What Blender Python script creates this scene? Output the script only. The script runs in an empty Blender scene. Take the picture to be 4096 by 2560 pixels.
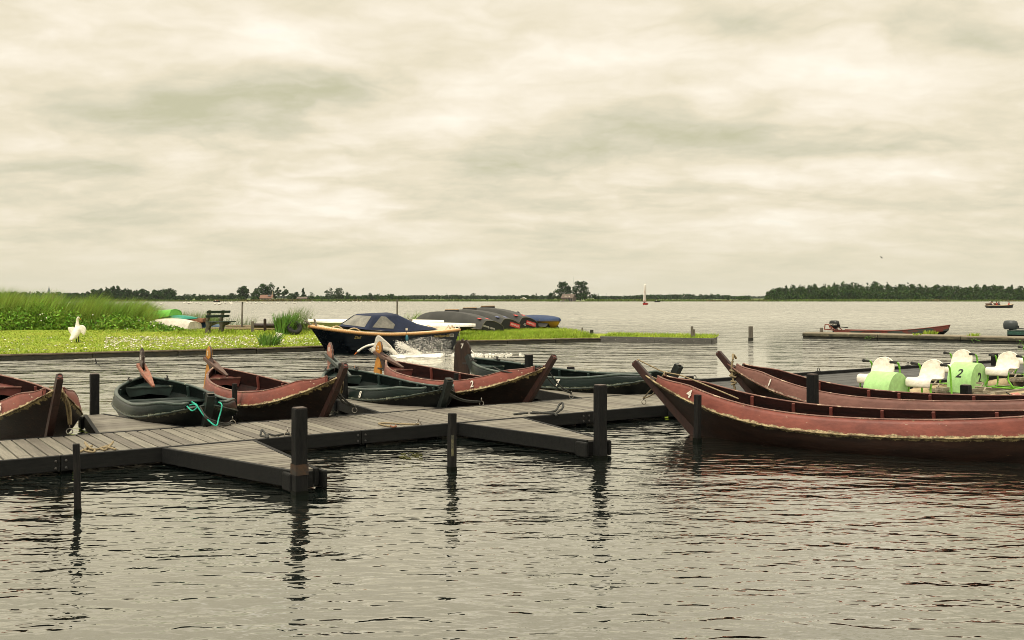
import bpy, bmesh, math, random
import numpy as np
from mathutils import Vector, Matrix, Euler

R = math.radians
rnd = random.Random(7)
NR = np.random.default_rng(11)
S = bpy.context.scene
COL = S.collection

# ------------------------------------------------------------------ camera geometry (35 mm lens, eye 2 m above the water)
F, CX, HV, EYE = 3982.0, 2048.0, 1190.0, 2.0
def at(u, v, z=0.0):
    """point of the horizontal plane z seen at photograph pixel (u, v)"""
    Y = F * (EYE - z) / (v - HV)
    return Vector(((u - CX) / F * Y, Y, z))
def atY(u, v, Y):
    return Vector(((u - CX) / F * Y, Y, EYE - (v - HV) / F * Y))

# ------------------------------------------------------------------ mesh helpers
class MB:
    def __init__(s): s.v = []; s.f = []; s.m = []
    def add(s, vs, fs, mi=0):
        o = len(s.v)
        s.v += [tuple(p) for p in vs]
        for f in fs:
            s.f.append(tuple(i + o for i in f)); s.m.append(mi)
        return s
    def box(s, c, d, M=None, mi=0):
        x, y, z = d[0] / 2, d[1] / 2, d[2] / 2
        vs = [Vector((sx * x, sy * y, sz * z)) for sx in (-1, 1) for sy in (-1, 1) for sz in (-1, 1)]
        if M is not None: vs = [M @ p for p in vs]
        c = Vector(c)
        return s.add([p + c for p in vs], [(0, 1, 3, 2), (4, 6, 7, 5), (0, 4, 5, 1), (2, 3, 7, 6), (0, 2, 6, 4), (1, 5, 7, 3)], mi)
    def beam(s, a, b, w, h, up=(0, 0, 1), mi=0, w2=None, h2=None):
        """box from a to b, w wide and h high (tapering to w2, h2)"""
        a = Vector(a); b = Vector(b); t = (b - a).normalized(); up = Vector(up)
        sd = t.cross(up)
        if sd.length < 1e-5: sd = t.cross(Vector((0, 1, 0)))
        sd.normalize(); u = sd.cross(t)
        w2 = w if w2 is None else w2; h2 = h if h2 is None else h2
        vs = []
        for p, ww, hh in ((a, w, h), (b, w2, h2)):
            for i, j in ((-1, -1), (1, -1), (1, 1), (-1, 1)):
                vs.append(p + sd * (i * ww / 2) + u * (j * hh / 2))
        return s.add(vs, [(3, 2, 1, 0), (4, 5, 6, 7), (0, 1, 5, 4), (1, 2, 6, 5), (2, 3, 7, 6), (3, 0, 4, 7)], mi)
    def loft(s, rings, closed=True, cap=True, mi=0):
        n = len(rings[0]); vs = [p for r in rings for p in r]; fs = []
        for i in range(len(rings) - 1):
            for j in range(n if closed else n - 1):
                k = (j + 1) % n
                fs.append((i * n + j, i * n + k, (i + 1) * n + k, (i + 1) * n + j))
        if cap and closed:
            fs.append(tuple(range(n - 1, -1, -1))); fs.append(tuple((len(rings) - 1) * n + j for j in range(n)))
        return s.add(vs, fs, mi)
    def tube(s, path, r, n=7, cap=True, mi=0, flat=1.0, up=(0, 0, 1)):
        path = [Vector(p) for p in path]; rings = []
        for i, p in enumerate(path):
            t = (path[min(i + 1, len(path) - 1)] - path[max(i - 1, 0)])
            t = t.normalized() if t.length > 1e-9 else Vector((1, 0, 0))
            u = Vector(up)
            if abs(t.dot(u)) > .98: u = Vector((0, 1, 0)) if abs(t.y) < .9 else Vector((1, 0, 0))
            sd = t.cross(u).normalized(); u = sd.cross(t)
            rr = r[i] if isinstance(r, (list, tuple)) else r
            rings.append([p + sd * (math.cos(2 * math.pi * k / n) * rr) + u * (math.sin(2 * math.pi * k / n) * rr * flat) for k in range(n)])
        return s.loft(rings, True, cap, mi)
    def ring(s, c, rad, r, nrm=(0, 0, 1), n=14, m=6):
        nrm = Vector(nrm).normalized(); a = nrm.orthogonal().normalized(); b = nrm.cross(a); c = Vector(c)
        rings = []
        for i in range(n):
            t = 2 * math.pi * i / n; d = a * math.cos(t) + b * math.sin(t)
            rings.append([c + d * (rad + r * math.cos(2 * math.pi * k / m)) + nrm * (r * math.sin(2 * math.pi * k / m)) for k in range(m)])
        rings.append(rings[0])
        return s.loft(rings, True, False)
    def sheet(s, rows, mi=0):
        return s.loft(rows, False, False, mi)
    def prism(s, outline, h, M=None, mi=0):
        """2-D outline (x, y) extruded by h along z, then moved by M"""
        n = len(outline)
        vs = [Vector((x, y, -h / 2)) for x, y in outline] + [Vector((x, y, h / 2)) for x, y in outline]
        if M is not None: vs = [M @ p for p in vs]
        return s.add(vs, [tuple(range(n - 1, -1, -1)), tuple(range(n, 2 * n))] + [(i, (i + 1) % n, (i + 1) % n + n, i + n) for i in range(n)], mi)
    def ball(s, c, r, seg=10, rg=7, mi=0):
        rx, ry, rz = (r, r, r) if not isinstance(r, (tuple, list)) else r
        c = Vector(c); vs = [c + Vector((0, 0, -rz))]
        for i in range(1, rg):
            a = -math.pi / 2 + math.pi * i / rg
            for j in range(seg):
                b = 2 * math.pi * j / seg
                vs.append(c + Vector((rx * math.cos(a) * math.cos(b), ry * math.cos(a) * math.sin(b), rz * math.sin(a))))
        vs.append(c + Vector((0, 0, rz))); fs = []
        for j in range(seg):
            fs.append((0, 1 + (j + 1) % seg, 1 + j)); t = 1 + (rg - 2) * seg
            fs.append((t + j, t + (j + 1) % seg, len(vs) - 1))
        for i in range(rg - 2):
            for j in range(seg):
                a = 1 + i * seg; fs.append((a + j, a + (j + 1) % seg, a + seg + (j + 1) % seg, a + seg + j))
        return s.add(vs, fs, mi)
    def mesh(s, name, smooth=False, recalc=True):
        me = bpy.data.meshes.new(name); me.from_pydata(s.v, [], s.f)
        if any(s.m): me.polygons.foreach_set('material_index', s.m)
        if recalc:
            bm = bmesh.new(); bm.from_mesh(me); bmesh.ops.recalc_face_normals(bm, faces=bm.faces); bm.to_mesh(me); bm.free()
        if smooth: me.polygons.foreach_set('use_smooth', [True] * len(me.polygons))
        me.update(); return me

def link(name, me, mat, parent=None):
    o = bpy.data.objects.new(name, me); COL.objects.link(o)
    if mat is not None and not me.materials:
        for m in (mat if isinstance(mat, (list, tuple)) else [mat]): me.materials.append(m)
    if parent is not None: o.parent = parent
    return o
def obj(name, mb, mat, parent=None, smooth=False, bevel=0, recalc=True, angle=None):
    me = mb if isinstance(mb, bpy.types.Mesh) else mb.mesh(name, smooth, recalc)
    o = link(name, me, mat, parent)
    if bevel:
        b = o.modifiers.new('bevel', 'BEVEL'); b.width = bevel; b.segments = 2; b.limit_method = 'ANGLE'; b.angle_limit = R(40)
    if angle:
        me.polygons.foreach_set('use_smooth', [True] * len(me.polygons)); me.set_sharp_from_angle(angle=R(angle))
    return o
def tag(o, label=None, cat=None, group=None, kind=None):
    if label: o['label'] = label
    if cat: o['category'] = cat
    if group: o['group'] = group
    if kind: o['kind'] = kind
    return o
def thing(name, label, cat, loc=(0, 0, 0), rz=0.0, group=None, rot=None):
    o = bpy.data.objects.new(name, None); COL.objects.link(o); o.empty_display_size = .2
    o.location = loc; o.rotation_euler = rot if rot else (0, 0, rz)
    return tag(o, label, cat, group)
def copy_tree(o, parent=None):
    c = o.copy(); COL.objects.link(c)
    if parent is not None: c.parent = parent
    for ch in list(o.children): copy_tree(ch, c)
    return c
def np_mesh(name, V, quads=None, tris=None, smooth=False):
    me = bpy.data.meshes.new(name); V = np.asarray(V, np.float32).reshape(-1, 3)
    me.vertices.add(len(V)); me.vertices.foreach_set('co', V.ravel())
    q = np.zeros((0, 4), np.int32) if quads is None else np.asarray(quads, np.int32)
    t = np.zeros((0, 3), np.int32) if tris is None else np.asarray(tris, np.int32)
    me.loops.add(q.size + t.size); me.loops.foreach_set('vertex_index', np.concatenate([q.ravel(), t.ravel()]))
    me.polygons.add(len(q) + len(t))
    st = np.concatenate([np.arange(len(q)) * 4, q.size + np.arange(len(t)) * 3]).astype(np.int32)
    me.polygons.foreach_set('loop_start', st)
    if smooth: me.polygons.foreach_set('use_smooth', np.ones(len(st), bool))
    me.update(calc_edges=True); me.validate(); return me
def evaluated(o):
    dg = bpy.context.evaluated_depsgraph_get(); me = bpy.data.meshes.new_from_object(o.evaluated_get(dg))
    d = o.data; bpy.data.objects.remove(o)
    if isinstance(d, bpy.types.Mesh): bpy.data.meshes.remove(d)
    else: bpy.data.curves.remove(d)
    return me
def skin_mesh(pts, edges, radii, sub=2, root=0):
    me = bpy.data.meshes.new('skeleton'); me.from_pydata(pts, edges, [])
    o = bpy.data.objects.new('skeleton', me); COL.objects.link(o)
    o.modifiers.new('skin', 'SKIN')
    if not me.skin_vertices:
        bm = bmesh.new(); bm.from_mesh(me); bm.verts.layers.skin.verify(); bm.to_mesh(me); bm.free()
    for i, r in enumerate(radii):
        me.skin_vertices[0].data[i].radius = r if isinstance(r, (tuple, list)) else (r, r)
        me.skin_vertices[0].data[i].use_root = (i == root)
    ss = o.modifiers.new('sub', 'SUBSURF'); ss.levels = sub; ss.render_levels = sub
    out = evaluated(o); out.polygons.foreach_set('use_smooth', [True] * len(out.polygons)); return out
def text_mesh(txt, size, shear=0.0, extrude=.002, bold=0.0):
    c = bpy.data.curves.new('lettering', 'FONT'); c.body = txt; c.size = size; c.shear = shear; c.extrude = extrude
    c.offset = bold; c.align_x = 'CENTER'; c.align_y = 'CENTER'; c.resolution_u = 3
    o = bpy.data.objects.new('lettering', c); COL.objects.link(o); bpy.context.view_layer.update()
    return evaluated(o)
def put_text(name, txt, size, pos, right, up, mat, parent, shear=0.0, bold=0.0, extrude=.002):
    me = text_mesh(txt, size, shear, extrude, bold); r = Vector(right).normalized(); u = Vector(up); n = r.cross(u).normalized(); u = n.cross(r)
    M = Matrix((r, u, n)).transposed().to_4x4(); M.translation = Vector(pos) + n * (extrude + .0015)
    me.transform(M); me.materials.clear()
    return link(name, me, mat, parent)
def lerp(a, b, t): return a + (b - a) * t
def sst(a, b, x):
    t = min(1, max(0, (x - a) / (b - a))); return t * t * (3 - 2 * t)

# ------------------------------------------------------------------ materials
def nt(m):
    m.use_nodes = True; t = m.node_tree; t.nodes.clear(); return t
class NB:
    def __init__(s, t): s.t = t
    def n(s, k, **kw):
        x = s.t.nodes.new(k)
        for a, b in kw.items(): setattr(x, a, b)
        return x
    def l(s, a, b): s.t.links.new(a, b)
    def val(s, sock, v):
        if isinstance(v, bpy.types.NodeSocket): s.l(v, sock)
        else: sock.default_value = v
    def math(s, op, a, b=0.0, c=None, clamp=False):
        x = s.n('ShaderNodeMath', operation=op); x.use_clamp = clamp
        s.val(x.inputs[0], a); s.val(x.inputs[1], b)
        if c is not None: s.val(x.inputs[2], c)
        return x.outputs[0]
    def vmath(s, op, a, b=(0, 0, 0), out=0):
        x = s.n('ShaderNodeVectorMath', operation=op); s.val(x.inputs[0], a); s.val(x.inputs[1], b); return x.outputs[out]
    def noise(s, vec, scale, detail=4, rough=.55, dist=0.0, out=0):
        x = s.n('ShaderNodeTexNoise'); s.l(vec, x.inputs['Vector']); s.val(x.inputs['Scale'], scale)
        x.inputs['Detail'].default_value = detail; x.inputs['Roughness'].default_value = rough; x.inputs['Distortion'].default_value = dist
        return x.outputs[out]
    def scale(s, vec, sc):
        return s.vmath('MULTIPLY', vec, sc)
    def ramp(s, v, lo, hi, smooth=True):
        x = s.n('ShaderNodeMapRange'); x.interpolation_type = 'SMOOTHSTEP' if smooth else 'LINEAR'
        s.val(x.inputs[0], v); x.inputs[1].default_value = lo; x.inputs[2].default_value = hi; return x.outputs[0]
    def mix(s, f, a, b):
        x = s.n('ShaderNodeMix', data_type='RGBA'); s.val(x.inputs[0], f)
        for k, c in ((6, a), (7, b)):
            if isinstance(c, bpy.types.NodeSocket): s.l(c, x.inputs[k])
            else: x.inputs[k].default_value = (c[0], c[1], c[2], 1)
        return x.outputs[2]
MATS = {}
def mat(name, col, rough=.6, col2=None, sc=6.0, st=(1, 1, 1), lo=.35, hi=.65, bump=0.0, bsc=40.0, bst=None, chip=None, chsc=9.0, chst=(1, 1, 1), chlo=.62, chhi=.66,
        spec=.5, metal=0.0, island=0.0, trans=0.0, alpha=1.0, wear=None):
    """principled surface: base colour mottled with col2, chipped patches of another colour, a little relief"""
    if name in MATS: return MATS[name]
    m = bpy.data.materials.new(name); t = nt(m); b = NB(t)
    out = b.n('ShaderNodeOutputMaterial'); p = b.n('ShaderNodeBsdfPrincipled'); b.l(p.outputs[0], out.inputs[0])
    co = b.n('ShaderNodeTexCoord').outputs['Object']
    c = None; gr = b.math('MULTIPLY_ADD', b.noise(b.scale(co, st), sc * 4.3, 5, .7), .9, .55)
    if col2 is not None:
        c = b.mix(b.ramp(b.noise(b.scale(co, st), sc, 6, .6), lo, hi), col, col2)
    else:
        c = b.mix(0.0, col, col)
    if island:
        g = b.n('ShaderNodeNewGeometry').outputs['Random Per Island']
        h = b.n('ShaderNodeHueSaturation'); b.l(c, h.inputs['Color'])
        b.l(b.math('MULTIPLY_ADD', g, island, 1 - island / 2), h.inputs['Value'])
        b.l(b.math('MULTIPLY_ADD', g, .05 * island, .5 - .025 * island), h.inputs['Hue']); c = h.outputs[0]
    hv = b.n('ShaderNodeHueSaturation'); b.l(c, hv.inputs['Color']); b.l(gr, hv.inputs['Value']); c = hv.outputs[0]
    if chip is not None:
        k = b.ramp(b.noise(b.scale(co, chst), chsc, 7, .68), chlo, chhi)
        c = b.mix(k, c, chip)
    if wear is not None:       # paint worn off along the edges of the planks
        at_ = b.n('ShaderNodeAttribute'); at_.attribute_name = 'wear'
        k = b.ramp(b.math('MULTIPLY_ADD', at_.outputs['Fac'], .53, b.noise(b.scale(co, (.7, 1, 1)), 13, 9, .7)), .80, .90)
        wc = b.mix(b.ramp(b.noise(co, 21, 6, .6), .4, .62), wear, tuple(x * .35 for x in wear)); c = b.mix(k, c, wc)
    b.l(c, p.inputs['Base Color'])
    p.inputs['Roughness'].default_value = rough; p.inputs['Metallic'].default_value = metal
    p.inputs['Specular IOR Level'].default_value = spec * .7
    if trans: p.inputs['Transmission Weight'].default_value = trans
    if alpha < 1: p.inputs['Alpha'].default_value = alpha
    if bump:
        bn = b.n('ShaderNodeBump'); bn.inputs['Strength'].default_value = 1; bn.inputs['Distance'].default_value = bump
        b.l(b.noise(b.scale(co, bst or st), bsc, 5, .6), bn.inputs['Height']); b.l(bn.outputs[0], p.inputs['Normal'])
    MATS[name] = m; return m

deckM = mat('weathered_deck_boards', (.215, .197, .164), .62, (.135, .125, .104), 2.2, (.5, 9, 9), .3, .7, .006, 6, (1.2, 26, 26), spec=.35, chip=(.055, .05, .045), chsc=1.6, chst=(4, 1, 1), chlo=.56, chhi=.8)
deckxM = mat('weathered_deck_boards_across', (.215, .197, .164), .62, (.135, .125, .104), 2.2, (9, .5, 9), .3, .7, .006, 6, (26, 1.2, 26), spec=.35, chip=(.05, .046, .042), chsc=1.3, chst=(1, 3, 1), chlo=.55, chhi=.8, island=.5)
deckM2 = mat('weathered_deck_boards_along', (.215, .197, .164), .62, (.135, .125, .104), 2.2, (.5, 9, 9), .3, .7, .006, 6, (1.2, 26, 26), spec=.35, island=.45)
beamM = mat('tarred_beam', (0.0079, 0.0086, 0.0090), .5, (0.0135, 0.0139, 0.0135), 3, (1, 8, 8), .3, .75, .004, 9, (2, 24, 24), chip=(.22, .2, .15), chsc=14, chst=(.35, 1, 3), chlo=.735, chhi=.76, spec=0.15)
postM = mat('tarred_post', (0.0063, 0.0069, 0.0076), .55, (0.0126, 0.0126, 0.0120), 6, (6, 6, .8), .3, .75, .006, 10, (14, 14, 1), chip=(.2, .17, .12), chsc=10, chst=(2, 2, .5), chlo=.72, chhi=.75, spec=0.15)
poleM = mat('weathered_pole', (0.0083, 0.0086, 0.0090), .6, (0.0188, 0.0176, 0.0158), 6, (6, 6, .8), .3, .75, .008, 10, (14, 14, 1), chip=(.2, .13, .08), chsc=6, chst=(2, 2, .5), chlo=.66, chhi=.7, spec=0.15)
bareM = mat('bare_grey_wood', (.17, .15, .115), .75, (.09, .08, .065), 5, (4, 4, .6), .3, .7, .008, 10, (10, 10, 1))
redM = mat('worn_red_paint', (.235, .071, .052), .45, (.155, .048, .037), 2.2, (1, 1, 2), .35, .7, .0015, 24, (1, 4, 4), chip=(.42, .3, .22), chsc=11, chst=(.7, 1, 1.4), chlo=.65, chhi=.69, spec=0.4, wear=(.55, .44, .26))
redfM = mat('faded_red_paint', (.19, .09, .072), .5, (.14, .065, .053), 2.2, (1, 1, 2), .35, .7, .0015, 24, (1, 4, 4), chip=(.4, .31, .25), chsc=11, chst=(.7, 1, 1.4), chlo=.71, chhi=.74, spec=0.35, wear=(.42, .32, .25))
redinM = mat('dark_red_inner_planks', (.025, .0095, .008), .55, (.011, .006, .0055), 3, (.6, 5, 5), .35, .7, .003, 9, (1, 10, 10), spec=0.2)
thwM = mat('red_thwart_paint', (.15, .043, .033), .45, (.1, .03, .025), 3, (3, 1, 1), .35, .7, .001, 20, chip=(.33, .22, .17), chsc=12, chlo=.71, chhi=.74)
tarM = mat('tarred_brown_hull', (.009, .0055, .0045), .5, (.021, .0105, .007), 5, (.8, 3, 5), .4, .75, .005, 7, (1.2, 6, 9), chip=(.11, .055, .03), chsc=10, chst=(.45, 2, 5), chlo=.60, chhi=.70, spec=0.3, wear=(.4, .32, .15))
tar2M = mat('brown_hull_paint', (.036, .0185, .0135), .45, (.016, .0095, .008), 2.5, (.6, 2, 3), .35, .7, .003, 10, (1, 5, 6), chip=(.16, .09, .05), chsc=7, chst=(.5, 2, 4), chlo=.66, chhi=.74, spec=0.4, wear=(.42, .34, .17))
stemM = mat('stem_timber', (0.036, 0.0144, 0.0108), .45, (0.0198, 0.009, 0.0072), 4, (5, 5, 1), .35, .7, .003, 14, (8, 8, 1), chip=(.3, .2, .14), chsc=9, chlo=.71, chhi=.74)
wearM = mat('bare_worn_edge', (.44, .35, .2), .75, (.09, .06, .035), 5, (1, 1, 1), .42, .62, .006, 20, chip=(.05, .022, .015), chsc=4, chst=(1, 1, 1), chlo=.52, chhi=.62)
rimM = mat('worn_gunwale_edge', (0.2025, 0.105, 0.0788), .5, (0.12, 0.0488, 0.0375), 6, (1, 1, 1), .35, .65, chip=(.5, .38, .27), chsc=5, chlo=.56, chhi=.66)
grnM = mat('dark_green_hull_paint', (0.0060, 0.0136, 0.0116), .34, (0.0036, 0.0076, 0.0068), 2.5, (.6, 2, 3), .35, .7, .003, 9, (1, 5, 6), chip=(.15, .17, .13), chsc=9, chst=(.6, 1.5, 3), chlo=.7, chhi=.74, wear=(.17, .19, .14), spec=0.25)
grninM = mat('green_inner_planks', (0.0058, 0.0100, 0.0089), .32, (0.0035, 0.0054, 0.0050), 3, (.6, 4, 4), .35, .7, .004, 10, (1, 8, 8), chip=(.07, .085, .075), chsc=7, chst=(3, 1, 1), chlo=.66, chhi=.74, spec=0.25)
blkM = mat('black_hull_bottom', (0.0043, 0.0058, 0.0058), .35, (0.0086, 0.0101, 0.0091), 3, (.6, 2, 4), .4, .75, .003, 8, (1, 4, 6), chip=(.08, .09, .06), chsc=10, chst=(.5, 1.5, 3), chlo=.73, chhi=.77, wear=(.1, .11, .07), spec=0.3)
grimM = mat('worn_green_gunwale', (.06, .085, .072), .35, (.025, .04, .035), 5, (1, 1, 1), .35, .65, chip=(.3, .3, .22), chsc=6, chlo=.62, chhi=.68)
whiteM = mat('white_marking', (.75, .72, .64), .6, (.6, .56, .48), 30)
blackmM = mat('black_marking', (.012, .014, .014), .5)
goldM = mat('gold_lettering', (.5, .38, .14), .5)
yelM = mat('yellow_rudder_paint', (.52, .22, .022), .45, (.42, .17, .02), 5, (1, 1, .5), .35, .65, chip=(.12, .06, .02), chsc=8, chlo=.69, chhi=.73)
pinkM = mat('faded_pink_rudder_paint', (.36, .16, .11), .55, (.27, .12, .085), 5, (1, 1, .5), chip=(.13, .07, .05), chsc=9, chlo=.67, chhi=.72)
greywM = mat('grey_brown_wood', (.13, .1, .085), .65, (.08, .063, .055), 6, (3, 3, .6), .35, .65, .004, 14, (8, 8, 1))
dkwM = mat('dark_brown_wood', (0.0315, 0.0168, 0.0105), .5, (0.0175, 0.0098, 0.007), 6, (3, 3, .6), .35, .65, .004, 14, (8, 8, 1), chip=(.15, .09, .05), chsc=10, chlo=.7, chhi=.74)
tilM = mat('brown_tiller_wood', (.1, .05, .033), .5, (.06, .03, .022), 5, (.6, 4, 4), .35, .65, .003, 14)
oraM = mat('orange_flaking_tiller', (.30, .12, .075), .6, (.2, .075, .048), 8, (1, 2, 2), chip=(.2, .13, .09), chsc=12, chlo=.58, chhi=.64)
gtilM = mat('grey_green_tiller', (.075, .09, .083), .45, (.045, .055, .05), 6)
ropeM = mat('manila_rope', (.30, .24, .14), .85, (.2, .155, .09), 60, bump=.004, bsc=90)
drkrM = mat('dark_rope', (.03, .032, .03), .85, (.055, .055, .05), 60, bump=.004, bsc=90)
turqM = mat('turquoise_rope', (.03, .42, .3), .7, (.02, .32, .22), 60, bump=.004, bsc=90)
ironM = mat('galvanised_iron', (.3, .29, .26), .4, (.18, .15, .12), 20, metal=.8)
rustM = mat('rusty_iron', (.25, .1, .05), .7, (.14, .06, .035), 20)
dkiM = mat('dark_iron', (.04, .042, .042), .45, (.06, .055, .05), 20, metal=.4)
# ------------------------------------------------------------------ world: overcast sky with cloud bands
w = bpy.data.worlds.new('World'); S.world = w; w.use_nodes = True
t = w.node_tree; t.nodes.clear(); b = NB(t)
SUN_EL, SUN_AZ = R(52), R(215)     # azimuth clockwise from +Y: behind the camera's left shoulder
sky = b.n('ShaderNodeTexSky', sky_type='NISHITA'); sky.sun_disc = False; sky.sun_elevation = SUN_EL; sky.sun_rotation = SUN_AZ; sky.air_density = 1.2; sky.dust_density = 2.5
bg = b.n('ShaderNodeBackground'); wo = b.n('ShaderNodeOutputWorld'); b.l(bg.outputs[0], wo.inputs[0])
bg.inputs[1].default_value = .1
dv = b.n('ShaderNodeTexCoord').outputs['Generated']
sp = b.n('ShaderNodeSeparateXYZ'); b.l(dv, sp.inputs[0])
den = b.math('ADD', b.math('MAXIMUM', sp.outputs[2], 0.0), .22)
qx = b.math('DIVIDE', sp.outputs[0], den); qy = b.math('DIVIDE', sp.outputs[1], den)
cb = b.n('ShaderNodeCombineXYZ'); b.l(qx, cb.inputs[0]); b.l(qy, cb.inputs[1]); q = cb.outputs[0]
wob = b.n('ShaderNodeTexNoise'); b.l(q, wob.inputs['Vector']); wob.inputs['Scale'].default_value = 2.0; wob.inputs['Detail'].default_value = 5; wob.inputs['Roughness'].default_value = .55
wv = b.vmath('MULTIPLY', b.vmath('SUBTRACT', wob.outputs['Color'], (.5, .5, .5)), (.62, .42, 0))
qd = b.vmath('ADD', q, wv)
n1 = b.noise(b.scale(q, (.85, 1.0, 1)), 2.2, 7, .52, .25)
n2 = b.noise(b.scale(b.vmath('ADD', q, (7.3, 2.1, 0)), (.7, 1.3, 1)), 4.6, 6, .55, .2)
n3 = b.noise(b.scale(b.vmath('ADD', qd, (3.3, 8.1, 0)), (.95, 1.1, 1)), 3.6, 8, .56)
bil = b.math('ABSOLUTE', b.math('SUBTRACT', n3, .5))            # billowed cloud edges
acc = b.math('ADD', b.math('MULTIPLY', b.math('SUBTRACT', n1, .5), 1.5), b.math('MULTIPLY', b.math('SUBTRACT', n2, .5), .8))
acc = b.math('ADD', acc, b.math('MULTIPLY_ADD', bil, -1.5, .15))
def blob(u, v, ru, rv, wgt):
    """cloud bank centred on a compass direction / elevation"""
    global acc
    z = (HV - v) / F; d = z + .22; X = (u - CX) / F / d; Yq = 1 / d
    rx = ru / F / d; ry = rv / F / d / d
    ln = b.vmath('LENGTH', b.vmath('MULTIPLY', b.vmath('SUBTRACT', qd, (X, Yq, 0)), (1 / rx, 1 / ry, 0)), out=1)
    acc = b.math('MULTIPLY_ADD', b.ramp(ln, 1.0, 0.0), wgt, acc)
for a in ((680, 400, 900, 210, .62), (1150, 330, 700, 150, .25), (2000, 590, 900, 150, .5), (2650, 480, 700, 110, .34), (3350, 540, 700, 110, .42), (1800, 700, 900, 90, .2), (250, 560, 500, 90, .28),
          (3000, 720, 800, 60, .26), (2250, 800, 700, 60, .28), (3900, 760, 600, 70, .22), (500, 820, 1100, 110, .2), (3950, 40, 700, 130, .22), (2900, 30, 600, 110, .2), (3300, 1000, 1500, 60, .2), (1400, 1010, 1800, 60, .16),
          (1100, 130, 500, 160, -.3), (2300, 200, 900, 190, -.38), (3500, 230, 900, 180, -.32), (1500, 480, 500, 120, -.32), (1350, 810, 500, 90, -.42), (1500, 650, 400, 70, -.25), (3700, 640, 400, 110, -.35), (2450, 720, 500, 60, -.22), (200, 150, 500, 200, -.12), (3200, 860, 700, 70, -.25)):
    blob(*a)
dens = b.math('ADD', b.math('MULTIPLY', acc, .85), .42, clamp=True)
cr = b.n('ShaderNodeValToRGB'); b.l(dens, cr.inputs[0])
e = cr.color_ramp.elements
e[0].position = 0.0; e[0].color = (.985, .92, .79, 1)
e[1].position = 1.0; e[1].color = (.54, .52, .36, 1)
for p_, c_ in ((.3, (.88, .80, .655)), (.55, (.775, .70, .535)), (.78, (.645, .605, .46))):
    x = e.new(p_); x.color = (*c_, 1)
# towards the horizon the layer evens out
hz = b.ramp(sp.outputs[2], .10, 0.0)
cl = b.mix(b.math('MULTIPLY', hz, .75), cr.outputs[0], (.72, .66, .49))
# an overcast sky grows brighter towards the zenith
cl10 = b.vmath('SCALE', cl, (0, 0, 0)); b.l(b.math('MULTIPLY_ADD', b.ramp(sp.outputs[2], .3, .85), 10.0, 7.15), cl10.node.inputs['Scale'])
gap = b.ramp(dens, .06, -.02)
below = b.ramp(sp.outputs[2], 0.0, -.02)
c2 = b.mix(b.math('MULTIPLY', gap, .1), cl10, sky.outputs[0])
c3 = b.mix(below, c2, (.6, .6, .5))
b.l(c3, bg.inputs[0])

sl = bpy.data.lights.new('sun', 'SUN'); sl.energy = 1.4; sl.angle = R(14); sl.color = (1, .93, .8)
so = bpy.data.objects.new('sun', sl); COL.objects.link(so)
sd = Vector((math.sin(SUN_AZ) * math.cos(SUN_EL), math.cos(SUN_AZ) * math.cos(SUN_EL), math.sin(SUN_EL)))
so.rotation_euler = sd.to_track_quat('Z', 'Y').to_euler(); so.location = (-20, -20, 40)

cam = bpy.data.cameras.new('camera'); cam.lens = 35.0; cam.sensor_width = 36.0; cam.clip_start = .1; cam.clip_end = 20000
cam.shift_y = -(1280 - HV) / 4096
co_ = bpy.data.objects.new('camera', cam); COL.objects.link(co_); co_.location = (0, 0, EYE); co_.rotation_euler = (R(90), 0, 0); S.camera = co_
S.view_settings.view_transform = 'Standard'; S.view_settings.look = 'None'; S.view_settings.gamma = 1; S.view_settings.exposure = .62
S.render.engine = 'CYCLES'; S.cycles.max_bounces = 6; S.cycles.filter_width = .9; S.cycles.use_denoising = True
S.cycles.caustics_reflective = False; S.cycles.caustics_refractive = False; S.cycles.sample_clamp_indirect = 4

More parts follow.
